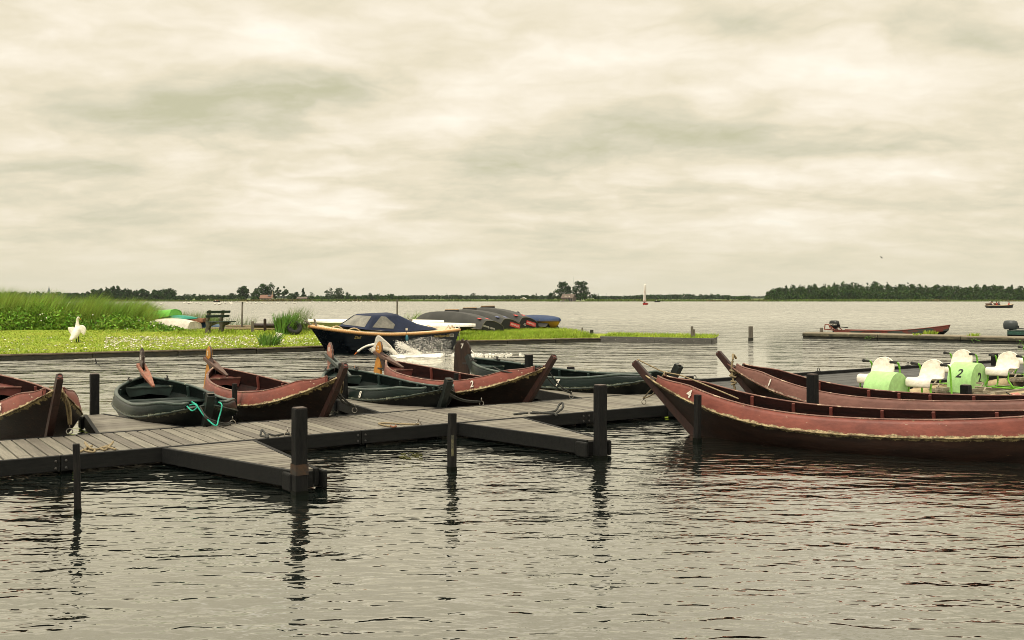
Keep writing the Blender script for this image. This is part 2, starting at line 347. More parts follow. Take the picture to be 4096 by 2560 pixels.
# ------------------------------------------------------------------ water: one sheet to the horizon
def water_material():
    m = bpy.data.materials.new('lake_water'); t = nt(m); b = NB(t)
    out = b.n('ShaderNodeOutputMaterial')
    df = b.n('ShaderNodeBsdfDiffuse'); df.inputs[0].default_value = (.006, .010, .009, 1); p = b.n('ShaderNodeBsdfGlossy'); p.inputs['Color'].default_value = (1, .985, .905, 1)
    mx = b.n('ShaderNodeMixShader'); b.l(df.outputs[0], mx.inputs[1]); b.l(p.outputs[0], mx.inputs[2]); b.l(mx.outputs[0], out.inputs[0])
    g = b.n('ShaderNodeNewGeometry'); pos = g.outputs['Position']
    sp = b.n('ShaderNodeSeparateXYZ'); b.l(pos, sp.inputs[0])
    dist = b.vmath('LENGTH', pos, out=1)
    lake = b.ramp(b.math('MULTIPLY_ADD', sp.outputs[0], -.45, sp.outputs[1]), 16, 40)     # open, wind-ruffled water beyond the landing
    calm = b.ramp(b.noise(pos, .16, 3, .5), .36, .62)
    def layer(sx, sy, rot, sc, amp, detail=3):
        mp = b.n('ShaderNodeMapping'); b.l(pos, mp.inputs[0]); mp.inputs['Rotation'].default_value = (0, 0, R(rot)); mp.inputs['Scale'].default_value = (sx, sy, 1)
        x = b.noise(mp.outputs[0], sc, detail, .5, .35)
        return b.math('MULTIPLY', x, amp)
    h = layer(.42, 1, 5, 3.0, .0235, 1)
    h = b.math('ADD', h, layer(.5, 1, -12, 7.6, .0165, 1))
    h = b.math('ADD', h, layer(.6, 1, 24, .8, .05, 2))
    fine = b.math('ADD', layer(.55, 1, 8, 16.0, .0066, 1), layer(.7, 1, -18, 24.0, .0014, 1))
    b.l(b.math('MULTIPLY_ADD', b.ramp(dist, 22, 110), .24, .012), p.inputs['Roughness'])
    h = b.math('ADD', h, b.math('MULTIPLY', fine, b.math('MULTIPLY_ADD', calm, .9, .35)))
    chop = b.math('ADD', layer(.45, 1, 14, .6, .75, 3), layer(.5, 1, -8, 1.7, .34, 3))
    h = b.math('ADD', h, b.math('MULTIPLY', chop, b.math('MULTIPLY', lake, 1.0)))
    bn = b.n('ShaderNodeBump'); bn.inputs['Strength'].default_value = 1; bn.inputs['Distance'].default_value = 1.0
    b.l(h, bn.inputs['Height']); b.l(bn.outputs[0], p.inputs['Normal']); b.l(bn.outputs[0], df.inputs['Normal'])
    lw = b.n('ShaderNodeLayerWeight'); lw.inputs['Blend'].default_value = .5; b.l(bn.outputs[0], lw.inputs['Normal'])
    b.l(b.math('MULTIPLY', b.math('POWER', lw.outputs['Facing'], 2.3), b.math('MULTIPLY_ADD', b.ramp(dist, 30, 170), -.12, 1.1), clamp=True), mx.inputs[0])
    return m
waterM = water_material()
wm = MB(); wm.add([(-4500, -60, 0), (4500, -60, 0), (4500, 9000, 0), (-4500, 9000, 0)], [(0, 1, 2, 3)])
tag(obj('water', wm, waterM), kind='structure')

# ------------------------------------------------------------------ the boarded jetty
JO = Vector((-5.6, 10.88, 0)); JA = R(34.5); E1 = Vector((math.cos(JA), math.sin(JA), 0)); E2 = Vector((-math.sin(JA), math.cos(JA), 0))
def J(s, t, z=0.0): return JO + E1 * s + E2 * t + Vector((0, 0, z))
DZ, JW = .21, 1.8
jet = thing('jetty', 'long grey boarded jetty with tapering finger piers between the moored boats', 'jetty', JO, JA)
def planks_across(s0, s1, t0, t1, z, pw=.152, gap=.02, th=.03):
    m = MB(); s = s0
    while s < s1 - .02:
        e = min(s + pw, s1); dz = rnd.uniform(-.0025, .0025)
        m.box(((s + e - gap) / 2, (t0 + t1) / 2 + rnd.uniform(-.004, .004), z - th / 2 + dz), (e - s - gap, t1 - t0, th)); s = e
    return m
obj('main_deck', planks_across(-4.5, 12.0, .075, JW - .075, DZ), deckxM, jet, bevel=.004)
def edge(name, a, b_, h=.175, wd=.07, z=DZ + .004, par=jet):
    m = MB(); m.beam((*a, z - h / 2), (*b_, z - h / 2), wd, h); return obj(name, m, beamM, par, bevel=.008)
cuts = [-4.5, .62, 4.35, 8.2, 12.0]
for a, c in zip(cuts, cuts[1:]):
    edge('edge_beam', (a + .004, .036), (c - .004, .036)); edge('edge_beam', (a + .004, JW - .036), (c - .004, JW - .036))
for c in cuts[1:-1]:
    for ds in (-.055, .055):
        for z in (.075, .155):
            m = MB(); m.ball((c + ds, -.004, z), (.016, .010, .016), 8, 6); obj('bolt', m, dkiM, jet, smooth=True)
    for tt in (.25, JW - .25):
        m = MB(); m.box((c + .1, tt, -.35), (.12, .12, 1.06)); obj('support_leg', m, postM, jet)
m = MB()
for s in np.arange(-4, 12, 1.2): m.box((s, JW / 2, .08), (.08, JW - .16, .14))
obj('cross_joists', m, beamM, jet)
def finger(sc, tipc, side, length=2.35, rw=.58, tw=.15):
    """a tapering finger of the jetty with boards parallel to the main walk"""
    t0 = -.012 if side < 0 else JW + .012
    def half(f): return lerp(rw, tw, f)
    def cen(f): return lerp(sc, tipc, f)
    m = MB(); k = 0; n = int(length / .118)
    for i in range(n):
        f0, f1 = i / n, (i + .85) / n
        pts = [(cen(f0) - half(f0) + .05, f0), (cen(f0) + half(f0) - .05, f0), (cen(f1) + half(f1) - .05, f1), (cen(f1) - half(f1) + .05, f1)]
        z1 = DZ - .004 + rnd.uniform(-.002, .002)
        vs = [(x, t0 + side * f * length, z) for z in (z1 - .03, z1) for x, f in pts]
        m.add(vs, [(0, 1, 2, 3), (4, 5, 6, 7), (0, 1, 5, 4), (1, 2, 6, 5), (2, 3, 7, 6), (3, 0, 4, 7)])
    obj('finger_deck', m, deckM2, jet, bevel=.003)
    for q in (-1, 1):
        a = (cen(0) + q * (rw - .025), t0); c = (cen(1) + q * (tw - .025), t0 + side * (length + .03))
        edge('finger_beam', a, c, .18, .055, DZ + .002)
    m = MB(); m.box((tipc, t0 + side * (length - .02), .1), (tw * 2 - .11, .07, .17)); obj('end_block', m, beamM, jet, bevel=.006)
    for q in (-1, 1):
        m = MB(); m.box((tipc + q * (tw + .035), t0 + side * (length - .0), .1), (.055, .22, .19)); obj('fender_block', m, beamM, jet, bevel=.02)
finger(2.31, 2.55, -1); finger(6.45, 6.42, -1); finger(10.5, 10.42, -1)
finger(1.95, 1.82, 1, 2.25); finger(6.1, 5.96, 1, 2.25); finger(10.1, 10.0, 1, 2.25)

# the darker pontoon that carries the jetty on to the right
pon = thing('pontoon', 'dark boarded pontoon with raised edge beam behind the green pedal boats', 'pontoon', JO, JA)
m = MB(); t_ = .2
while t_ < 2.5:
    m.box((20.6, t_ + .058, .235 + rnd.uniform(-.002, .002)), (17.0, .108, .03)); t_ += .116
pdM = mat('dark_pontoon_boards', (.06, .06, .056), .55, (.035, .036, .035), 2.2, (.5, 9, 9), .3, .7, .005, 6, (1.2, 26, 26), island=.4)
obj('deck', m, pdM, pon, bevel=.003)
for a, c in ((12.06, 15.9), (15.95, 21.5), (21.55, 29.1)):
    m = MB(); m.beam((a, 2.56, .22), (c, 2.56, .22), .09, .2); obj('edge_beam', m, beamM, pon, bevel=.01)
    m = MB(); m.beam((a, .145, .155), (c, .145, .155), .08, .19); obj('edge_beam', m, beamM, pon, bevel=.01)
for s in (13.1, 17.0, 20.4):
    m = MB(); m.box((s, 2.56, .325), (.14, .05, .012)); m.ring((s, 2.56, .36), .04, .009, (0, 1, 0)); obj('mooring_cleat', m, dkiM, pon, smooth=False)

# posts and poles
algM = mat('wet_algae_foot', (.0035, .0045, .0035), .6, (.006, .0075, .005), 12, (3, 3, 1), spec=.08)
def post(name, label, p, wd, top, mt=postM, rz=JA, lean=(0, 0), cat='post', group=None, bevel=.012, bot=-.7):
    o = thing(name, label, cat, (p[0], p[1], 0), rz, group, rot=(R(lean[0]), R(lean[1]), rz))
    m = MB()
    n = 7
    rings = []
    for i in range(n):
        z = lerp(bot, top, i / (n - 1)); j = [rnd.uniform(-.003, .003) for _ in range(8)]
        h = wd / 2
        rings.append([(-h + j[0], -h + j[1], z), (h + j[2], -h + j[3], z), (h + j[4], h + j[5], z), (-h + j[6], h + j[7], z)])
    m.loft(rings); obj('shaft', m, mt, o, bevel=bevel)
    if bot < -.5 and mt in (postM, poleM):
        m = MB(); hh = wd / 2 + .0035; m.loft([[(-hh, -hh, z), (hh, -hh, z), (hh, hh, z), (-hh, hh, z)] for z in (-.3, rnd.uniform(.03, .06))], cap=False); obj('wet_foot', m, algM, o)
    if wd > .1 and mt is postM:
        m = MB(); m.box((0, 0, top + .004), (wd - .02, wd - .02, .012)); obj('weathered_top', m, greywM, o, bevel=.004)
    return o
def wet_band(o, wd, z0, z1, mt, name='rust_stain'):
    m = MB(); h = wd / 2 + .0045
    m.loft([[(-h, -h, z), (h, -h, z), (h, h, z), (-h, h, z)] for z in (z0, z1)], cap=False); return obj(name, m, mt, o)
G1 = 'square posts along the jetty'
pp = post('mooring_post', 'tall square black post at the tip of the nearest front finger pier', at(1198, 1976), .13, .875, group=G1)
wet_band(pp, .13, .2, .31, mat('rusty_stain', (.05, .026, .012), .6, (.022, .018, .016), 9, lo=.4, hi=.6))
post('mooring_post', 'tall square black post at the front finger pier, left of the big red boat', at(2401, 1831), .128, .905, group=G1)
post('mooring_post', 'square black post standing between the two long red boats at the right', J(10.42, -2.55), .13, .865, group=G1)
post('mooring_post', 'low square black post in front of the green pedal boats', J(14.5, -2.5), .14, .5, group=G1)
post('mooring_post', 'square black post between the red boat 6 and the black-green boat', J(1.84, 4.15), .125, .82, group=G1)
post('mooring_post', 'square black post behind the raised stem of red boat 3', J(5.98, 4.1), .13, .835, group=G1)
post('mooring_post', 'square black post rising behind the bow of red boat 2', J(10.02, 4.1), .13, .85, group=G1)
post('mooring_post', 'short dark post head just behind green boat 7', atY(2283, 1468, 21.4), .125, .505, group=G1)
post('mooring_post', 'short dark post head behind the bow of the big red boat', J(12.34, 1.95), .125, .46, group=G1)
post('mooring_post', 'black post at the back edge of the pontoon between white pedal boat seats', atY(3978, 1414, 25.6), .13, .56, group=G1)
G2 = 'thin mooring poles in the water'
post('mooring_pole', 'thin dark pole in the water, nearest to the left picture edge', at(311, 2054), .058, .645, poleM, R(20), (-.5, -1.2), 'pole', G2, .006)
pp = post('mooring_pole', 'thin pole with a pale scrape, in the water before the middle of the jetty', at(1807, 1885), .08, .668, poleM, JA, (0, .6), 'pole', G2, .008)
m = MB(); m.box((-.02, -.0425, .3), (.03, .005, .24)); obj('pale_scrape', m, mat('scraped_wood', (.16, .15, .08), .7, (.05, .05, .04), 12), pp)
post('mooring_pole', 'leaning weathered pole against the side of the big red boat', at(2789, 1768), .082, .655, poleM, JA, (0, 1.0), 'pole', G2, .01)
post('mooring_pole', 'thin black pole between the black-green boat and red boat 3', at(938, 1690), .07, .62, poleM, JA, (0, .3), 'pole', G2, .006)
post('mooring_pole', 'thin black pole at the bow of green boat 8', at(1824, 1625), .07, .6, poleM, JA, (0, .4), 'pole', G2, .006)
# ------------------------------------------------------------------ punters
class Hull:
    def __init__(s, xs, xb, ws, stem_tip, stern_tip, zc, cw, cp, cps, hs, tum, cq, bz, bw, cut, floor=.03):
        s.__dict__.update(locals())
        # end points of the chine lie on the stem and stern posts
        sx, sz = stem_tip; k = (zc[2] - bz) / (sz - bz); s.xcb = xb + (sx - xb) * k
        sx, sz = stern_tip; k = (zc[0] - bz) / (sz - bz); s.xcs = xs + (sx - xs) * k
    def zchine(s, t):
        z0, zm, z1 = s.zc
        return zm + (z1 - zm) * max(t, 0) ** s.cq + (z0 - zm) * max(-t, 0) ** 2.0
    def sec(s, t):
        """bottom edge, chine and gunwale (port side) at station t from -1 (stern) to 1 (bow)"""
        f = (t + 1) / 2; a = abs(t); p = s.cp if t > 0 else s.cps
        y = lambda w, pp: .03 + (w - .03) * (1 - a ** pp)
        bt = Vector((lerp(s.xs, s.xb, f), y(s.bw, p * .85), s.bz + .05 * a ** 3))
        ch = Vector((lerp(s.xcs, s.xcb, f), y(s.cw, p), s.zchine(t)))
        h = s.hs * (1 - .55 * sst(s.cut - .22, s.cut, t)) * (1 + .25 * max(-t, 0) ** 2)
        inn = s.tum * (1 - a ** 3)
        g = Vector((ch.x - .02 * t, max(ch.y - inn, .03), ch.z + h))
        return bt, ch, g
    def side(s, t, z):
        """inner half-breadth at height z"""
        bt, ch, g = s.sec(t)
        if z <= ch.z:
            best = None
            for k in range(-4, 60):      # the plank line that really passes this length of the boat
                q = t + k * .01 * (1 if t > 0 else -1)
                if abs(q) > 1: continue
                b2, c2, _ = s.sec(q); f = min(1, max(0, (z - b2.z) / (c2.z - b2.z))); e = abs(lerp(b2.x, c2.x, f) - ch.x)
                if best is None or e < best[0]: best = (e, lerp(b2.y, c2.y, f))
            return max(best[1] - .035, .02)
        return ch.y - .035
def mir(p): return Vector((p[0], -p[1], p[2]))
RED = Hull(-2.25, 2.2, 0, (3.3, 1.02), (-2.95, .78), (.40, .25, .84), .70, 2.3, 3.0, .205, .055, 2.3, -.14, .45, .93)
GRN = Hull(-2.15, 2.05, 0, (2.55, .68), (-2.62, .62), (.36, .22, .52), .78, 3.4, 3.6, .165, .05, 2.6, -.14, .5, .9)
def set_wear(o, vals):
    at_ = o.data.attributes.new('wear', 'FLOAT', 'POINT'); n = len(o.data.vertices); at_.data.foreach_set('value', (list(vals) + [0] * n)[:n]); return o
def punter(name, label, pos, heading, H, cols, number=None, num_side=1, num_t=.62, rudder=None, thwarts=(-.42, .06, .45), ribs=(-.62, -.3, .0, .28, .55), foredeck=True, mirror_num=False, scale=1.0, num_size=.16, numM=whiteM):
    low, up, inn, thw, rim, edgeM, stm = cols
    o = thing(name, label, 'boat', pos, heading, 'moored punts for hire')
    if scale != 1: o.scale = (scale,) * 3
    N = 44; T = [-1 + 2 * i / N for i in range(N + 1)]
    # planking below the chine
    m = MB()
    for sd in (1, -1):
        rows = []
        for t in T:
            bt, ch, g = H.sec(t); r = []
            for k in range(6):
                f = k / 5; p = bt.lerp(ch, f); p.y += .035 * math.sin(math.pi * f) * (1 - abs(t) ** 4); r.append(p if sd > 0 else mir(p))
            rows.append(r)
        m.sheet(rows)
    wr = [(0, 0, 0, 0, .12, 1)[i % 6] for i in range(len(m.v))] + [0] * (2 * len(T))
    m.sheet([[H.sec(t)[0], mir(H.sec(t)[0])] for t in T])
    set_wear(obj('lower_hull', m, low, o, smooth=True), wr)
    # the leaning strake above the chine
    Ts = [t for t in T if t <= H.cut] + [H.cut]
    m = MB()
    for sd in (1, -1):
        rows = []
        for t in Ts:
            bt, ch, g = H.sec(t); r = []
            for k in range(5):
                f = k / 4; p = ch.lerp(g, f); p.y += .007 * math.sin(math.pi * f) + .004; r.append(p if sd > 0 else mir(p))
            gi = g + Vector((0, -.035 if g.y > .05 else 0, -.002)); r.append(gi if sd > 0 else mir(gi)); rows.append(r)
        m.sheet(rows)
        a, b_ = rows[-1][0], rows[-1][4]; e = [Vector((p.x, p.y - sd * .035, p.z)) for p in (a, b_)]
        m.add([a, b_, e[1], e[0]], [(0, 1, 2, 3)])
    wr = [(1, .25, .05, .12, .5, .5)[i % 6] for i in range(6 * len(Ts))]; wr = wr + [.4] * 4; wr = wr + wr
    st = set_wear(obj('top_strake', m, up, o, smooth=True), wr)
    # lining inside
    m = MB()
    for sd in (1, -1):
        rows = []
        for t in T:
            bt, ch, g = H.sec(t); tt = min(t, H.cut)
            ti = g if t <= H.cut else ch
            fl = Vector((bt.x, max(bt.y - .03, .004), H.floor + .05 * abs(t) ** 3 + (.12 * max(t, 0) ** 6)))
            ci = Vector((ch.x, max(ch.y - .035, .004), ch.z)); gi = Vector((ti.x, max(ti.y - .035, .004), ti.z - .004))
            r = [Vector((bt.x, 0, fl.z)), fl, fl.lerp(ci, .33) + Vector((0, .02 * (1 - abs(t) ** 4), 0)), fl.lerp(ci, .67) + Vector((0, .02 * (1 - abs(t) ** 4), 0)), ci, gi]
            rows.append(r if sd > 0 else [mir(p) for p in r])
        m.sheet(rows)
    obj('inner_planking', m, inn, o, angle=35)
    # gunwale capping and worn lower edge
    for sd in (1, -1):
        path = []
        for t in Ts:
            g = H.sec(t)[2]; p = g + Vector((0, -.014 if g.y > .05 else 0, .004)); path.append(p if sd > 0 else mir(p))
        m = MB(); m.tube(path, .024 if H is RED else .032, 8, flat=.5 if H is RED else .7); obj('gunwale', m, rim, o, smooth=True)
        path = []; rad = []
        for t in T:
            c = H.sec(t)[1] + Vector((0, .006, -.004)); path.append(c if sd > 0 else mir(c)); rad.append(.011 + .004 * math.sin(t * 37 + sd) * math.sin(t * 11.3))
        m = MB(); m.tube(path, rad, 6, up=(0, 0, 1)); obj('rubbing_edge', m, edgeM, o, smooth=True)
    # stem and stern posts
    bx, bz = H.xb, H.bz; tx, tz = H.stem_tip; d = Vector((tx - bx, 0, tz - bz)).normalized()
    a = Vector((bx, 0, bz)) - d * .1 + Vector((.025, 0, 0)); e = Vector((tx, 0, tz)) + Vector((.025, 0, 0))
    m = MB()
    if H is RED:
        m.beam(a, a.lerp(e, .72), .085, .12, up=(1, 0, 0)); m.beam(a.lerp(e, .72), e, .085, .12, up=(1, 0, 0), w2=.075, h2=.10)
    else:
        m.beam(a, e, .1, .13, up=(1, 0, 0), w2=.11, h2=.12)
    s_ = obj('stem', m, stm, o, bevel=.008)
    if H is RED:
        m = MB(); m.box(e + d * .004, (.085, .062, .008), Matrix.Rotation(-math.atan2(d.x, d.z) * -1, 3, 'Y')); obj('end_grain', m, thwM, s_)
        m = MB(); m.ring(e + d * .015, .034, .006, d); obj('iron_ring', m, dkiM, s_, smooth=True)
    else:
        m = MB(); m.box(e + Vector((-.01, 0, .006)), (.12, .1, .008)); obj('head_plate', m, ironM, s_)
    bx = H.xs; tx, tz = H.stern_tip; d2 = Vector((tx - bx, 0, tz - bz)).normalized()
    a = Vector((bx, 0, bz)) - d2 * .1; e2 = Vector((tx, 0, tz))
    m = MB(); m.beam(a, e2, .085, .12, up=(1, 0, 0)); obj('stern_post', m, stm, o, bevel=.008)
    # decks at the ends
    def endeck(t0, t1, lift, nm):
        m = MB(); rows = []
        ts = [lerp(t0, t1, k / 8) for k in range(9)]
        for t in ts:
            bt, ch, g = H.sec(t); yy = max(ch.y - .036, .01)
            rows.append([Vector((ch.x, yy * k, ch.z + lift + .015 * (1 - k * k))) for k in (-1, -.5, 0, .5, 1)])
        m.sheet(rows)
        bt, ch, g = H.sec(t0); yy = max(ch.y - .036, .01)
        sgn = 1
        m.add([(ch.x, -yy, ch.z + lift), (ch.x, yy, ch.z + lift), (ch.x, H.side(t0, ch.z + lift - .16) - .03, ch.z + lift - .16), (ch.x, 0, ch.z + lift - .11), (ch.x, -H.side(t0, ch.z + lift - .16) + .03, ch.z + lift - .16)], [(0, 1, 2, 3, 4)])
        dk = obj(nm, m, thw, o)
        m = MB(); m.box((ch.x, 0, ch.z + lift + .008), (.03, yy * 2, .03)); obj('deck_edge', m, rim, dk, bevel=.006)
    if foredeck: endeck(.66 if H is RED else .8, .985, -.03, 'foredeck')
    endeck(-.80, -.99, .12 if H is RED else .10, 'stern_deck')
    # thwarts and ribs
    for k, t in enumerate(thwarts):
        z = .27 if H is RED else .25
        y = H.side(t, z); x = H.sec(t)[1].x; wd = .3 if k == 0 else .24
        m = MB(); y2 = H.side(t + .05, z)
        m.add([(x - wd / 2, -y, z), (x - wd / 2, y, z), (x + wd / 2, y2, z), (x + wd / 2, -y2, z), (x - wd / 2, -y, z - .03), (x - wd / 2, y, z - .03), (x + wd / 2, y2, z - .03), (x + wd / 2, -y2, z - .03)],
              [(0, 1, 2, 3), (7, 6, 5, 4), (0, 4, 5, 1), (1, 5, 6, 2), (2, 6, 7, 3), (3, 7, 4, 0)])
        obj('thwart', m, thw, o, bevel=.006)
        if k == 0:
            m = MB(); m.box((x - wd / 2 - .08, 0, z - .005), (.05, 2 * H.side(t - .05, z) - .04, .028)); m.box((x - wd / 2 - .2, 0, z + .0), (.12, 2 * H.side(t - .12, z) - .05, .028)); obj('stern_seat', m, thw, o, bevel=.005)
    for t in ribs:
        bt, ch, g = H.sec(t)
        for sd in (1, -1):
            m = MB(); pts = [Vector((ch.x, H.side(t, .08) * .7, .08)), Vector((ch.x, H.side(t, .1) - .03, .1)), Vector((ch.x, H.side(t, ch.z - .002) - .03, ch.z)), Vector((g.x, g.y - .052, g.z - .012))]
            for p, q in zip(pts, pts[1:]):
                p = p if sd > 0 else mir(p); q = q if sd > 0 else mir(q); m.beam(p, q, .045, .045, up=(1, 0, 0))
            obj('rib', m, thw, o, bevel=.006)
    # number painted on the strake
    if number:
        for sd in ((num_side,) if not mirror_num else (1, -1)):
            bt, ch, g = H.sec(num_t); bt2, ch2, g2 = H.sec(num_t + .02)
            p = ch.lerp(g, .52) + Vector((0, .028, 0)); rt = (ch2 - ch).normalized(); upv = (g - ch).normalized()
            if sd < 0: p, rt, upv = mir(p), mir(rt), mir(upv)
            else: rt = -rt
            put_text('painted_number', number, num_size, p, rt, upv, numM, st, bold=.004)
    o['_sp'] = 0
    return o
def rudder(o, H, outline, mt, number, tilM_, turn=0.0, til_len=1.25, til_drop=.27, til_z=.8, numM=whiteM, edge=None, stock_x=None, num_z=1.0, num_x=-.02, flip=False, bar=True, tiller=True, thick=.05, til_yaw=0.0, fork=True):
    """rudder board hung on the stern post, its carved head above the deck, and the tiller through it"""
    x0 = H.stern_tip[0] - .02 if stock_x is None else stock_x
    rz = Matrix.Rotation(R(turn), 4, 'Z'); T0 = Matrix.Translation((x0, 0, 0)) @ rz
    Mx = T0 @ Matrix(((1, 0, 0, 0), (0, 0, -1, 0), (0, 1, 0, 0), (0, 0, 0, 1)))
    m = MB(); m.prism(outline, thick, Mx); r = obj('rudder', m, mt, o, bevel=.008)
    if edge is not None:
        m = MB(); pts = [T0 @ Vector((x, 0, z)) for x, z in outline if z > .62]
        m.tube(pts, .016, 6); obj('worn_rim', m, edge, r, smooth=True)
    if number:
        for sd in (1, -1):
            rt = T0.to_3x3() @ Vector((-sd, 0, 0))
            put_text('painted_number', number, .13, T0 @ Vector((num_x, sd * thick / 2, num_z)), rt, (0, 0, 1), numM, r, bold=.003)
    m = MB(); m.box(T0 @ Vector((.02, 0, .46)), (.2, thick + .014, .035), rz.to_3x3()); obj('iron_strap', m, dkiM, r)
    if tiller:
        ty = Matrix.Rotation(R(turn + til_yaw), 4, 'Z'); T1 = Matrix.Translation((x0, 0, til_z)) @ ty
        m = MB(); L = til_len; dz = lambda x: -til_drop * (x + .2) / L
        if fork:
            for sd in (1, -1): m.beam(T1 @ Vector((-.2, sd * .055, dz(-.2))), T1 @ Vector((.32, sd * .05, dz(.32))), .045, .07)
            m.beam(T1 @ Vector((-.2, 0, dz(-.2))), T1 @ Vector((-.14, 0, dz(-.14))), .15, .072)
        else:
            m.beam(T1 @ Vector((-.2, .06, dz(-.2))), T1 @ Vector((.32, .05, dz(.32))), .07, .07)
        m.beam(T1 @ Vector((.3, 0, dz(.3))), T1 @ Vector((L * .62, 0, dz(L * .62))), .15, .07, w2=.09, h2=.055)
        m.beam(T1 @ Vector((L * .6, 0, dz(L * .6))), T1 @ Vector((L - .2, 0, dz(L - .2))), .09, .055, w2=.045, h2=.04)
        obj('tiller', m, tilM_, o, bevel=.008)
    return r
def head_from(spec):  return spec
LEAF = [(.02, -.3), (-.34, -.3), (-.36, .2), (-.2, .62), (-.12, .74), (-.17, .82), (-.2, .92), (-.17, 1.02), (-.1, 1.1), (-.03, 1.14), (.03, 1.12), (.07, 1.03), (.08, .93), (.06, .82), (.02, .74), (.04, .6)]
SCAL = [(.02, -.3), (-.3, -.3), (-.3, .2), (-.16, .6), (-.17, .72), (-.2, .85), (-.2, 1.0), (-.16, 1.12), (-.09, 1.19), (-.03, 1.2), (-.01, 1.14), (.04, 1.12), (.04, 1.04), (.08, 1.01), (.06, .93), (.09, .87), (.06, .79), (.04, .7), (.03, .5)]
HORSE = [(.06, -.3), (-.34, -.3), (-.36, .3), (-.34, .7), (-.33, .98), (-.26, 1.14), (-.15, 1.22), (-.12, 1.3), (-.08, 1.22), (-.04, 1.22), (0, 1.27), (.01, 1.19), (.06, 1.1), (.09, .98), (.12, .9), (.1, .83), (.13, .77), (.12, .7), (.04, .66), (.02, .55), (.08, .4)]
def lowered(ol, z0, z1): return [(x, z if z < .6 else .6 + (z - .6) * (z1 - .6) / (z0 - .6)) for x, z in ol]
LEAF = lowered(LEAF, 1.14, 1.045); SCAL = lowered(SCAL, 1.2, 1.07); HORSE = [(x * .8, z) for x, z in lowered(HORSE, 1.3, .95)]
redC = (tarM, redM, redinM, thwM, rimM, wearM, stemM)
gin = mat('green_thwart_paint', (.024, .042, .037), .35, (.014, .024, .022), 3, (3, 1, 1), chip=(.2, .2, .15), chsc=9, chlo=.7, chhi=.74)
gedge = mat('worn_green_edge', (.03, .045, .038), .45, (.016, .022, .02), 5, chip=(.33, .33, .24), chsc=5, chlo=.58, chhi=.64)
gstem = mat('green_black_stem', (.017, .024, .022), .4, (.01, .013, .012), 5, (5, 5, 1), chip=(.12, .14, .11), chsc=9, chlo=.68, chhi=.72)
grnC = (blkM, grnM, grninM, gin, grimM, gedge, gstem)
def bow_at(sp, hdg, H, zq=.21):
    """boat origin so that its stem passes the point sp at height zq"""
    k = (zq - H.bz) / (H.stem_tip[1] - H.bz); x = H.xb + (H.stem_tip[0] - H.xb) * k
    return Vector((sp[0] - math.cos(hdg) * x, sp[1] - math.sin(hdg) * x, 0))
def hd(dx, dy): return math.atan2(dy, dx)
# behind the jetty, bows towards it
h6 = hd(.56, -.83); b6 = punter('red_punt', 'dark red punt 6 with raised stem, cut by the left picture edge', bow_at((-6.05, 13.0), h6, RED), h6, RED, redC, '6', -1, .6, mirror_num=False)
h3 = hd(.56, -.828); b3 = punter('red_punt', 'red punt 3 with yellow rudder, tied beside the black-green boat', bow_at((-2.84, 14.97), h3, RED), h3, RED, redC)
rudder(b3, RED, LEAF, yelM, '3', tilM, edge=greywM, num_z=.9, num_x=-.06)
h2 = hd(.565, -.825); b2 = punter('red_punt', 'red punt 2 with yellow rudder, beyond green boat 8', bow_at((.25, 17.1), h2, RED), h2, RED, redC, '2', -1, .5)
rudder(b2, RED, LEAF, yelM, '2', tilM, edge=greywM, num_z=.9, num_x=-.06)
h5 = hd(.5, -.866); b5 = punter('green_punt', 'black-green punt with orange tiller and turquoise bow rope', bow_at((-4.28, 13.9), h5, GRN), h5, GRN, grnC)
rudder(b5, GRN, SCAL, greywM, '5', oraM, edge=dkwM, num_z=.9, num_x=-.06, til_z=.76, til_drop=.3)
h8 = hd(.52, -.855); b8 = punter('green_punt', 'black-green punt 8 with pinkish rudder head behind red boat 3', bow_at((-1.17, 16.3), h8, GRN), h8, GRN, grnC, '8', -1, .3)
rudder(b8, GRN, SCAL, pinkM, '8', gtilM, edge=greywM, num_z=.93, num_x=-.06, til_z=.8, til_drop=.35)
h7 = hd(.69, -.725); b7 = punter('green_punt', 'dark green punt 7 with brown horse-head rudder behind red boat 2', bow_at((2.6, 18.6), h7, GRN), h7, GRN, grnC, '7', -1, .25, scale=1.13)
rudder(b7, GRN, HORSE, dkwM, '7', gtilM, num_z=.8, num_x=-.09, turn=20, tiller=False, thick=.06)
for o_ in (b5, b7, b8):
    for sd in (1, -1):
        c = GRN.sec(-.86)[2] + Vector((0, 0, .02)); c = c if sd > 0 else mir(c)
        m = MB(); m.box(c + Vector((0, -sd * .015, .01)), (.16, .05, .03)); m.beam(c + Vector((-.05, 0, .055)), c + Vector((.05, 0, .055)), .018, .016); m.box(c + Vector((-.015, 0, .035)), (.012, .016, .03)); m.box(c + Vector((.015, 0, .035)), (.012, .016, .03))
        obj('cleat', m, dkiM, o_)
# in front of the jetty at the right
red4C = (tar2M, redM, redinM, thwM, rimM, wearM, stemM); red1C = (tar2M, redfM, redinM, thwM, rimM, rimM, stemM)
h4 = R(180 - 31); b4 = punter('red_punt', 'big red punt in front at right, its pale worn edge above the brown hull', Vector((2.7, 14.46, 0)) - Vector((math.cos(h4), math.sin(h4), 0)) * 2.33, h4, RED, red4C, '4', 1, .72, thwarts=(-.42, .04, .38), ribs=(-.62, -.35, -.12, .12, .3, .5))
h1 = R(180 - 40); b1 = punter('red_punt', 'faded red punt 1 with knotted bow rope behind the big red boat', Vector((4.42, 17.0, 0)) - Vector((math.cos(h1), math.sin(h1), 0)) * 2.33, h1, RED, red1C, '1', 1, .66, thwarts=(-.42, .1, .4), ribs=(-.62, -.35, -.12, .05, .22, .5))

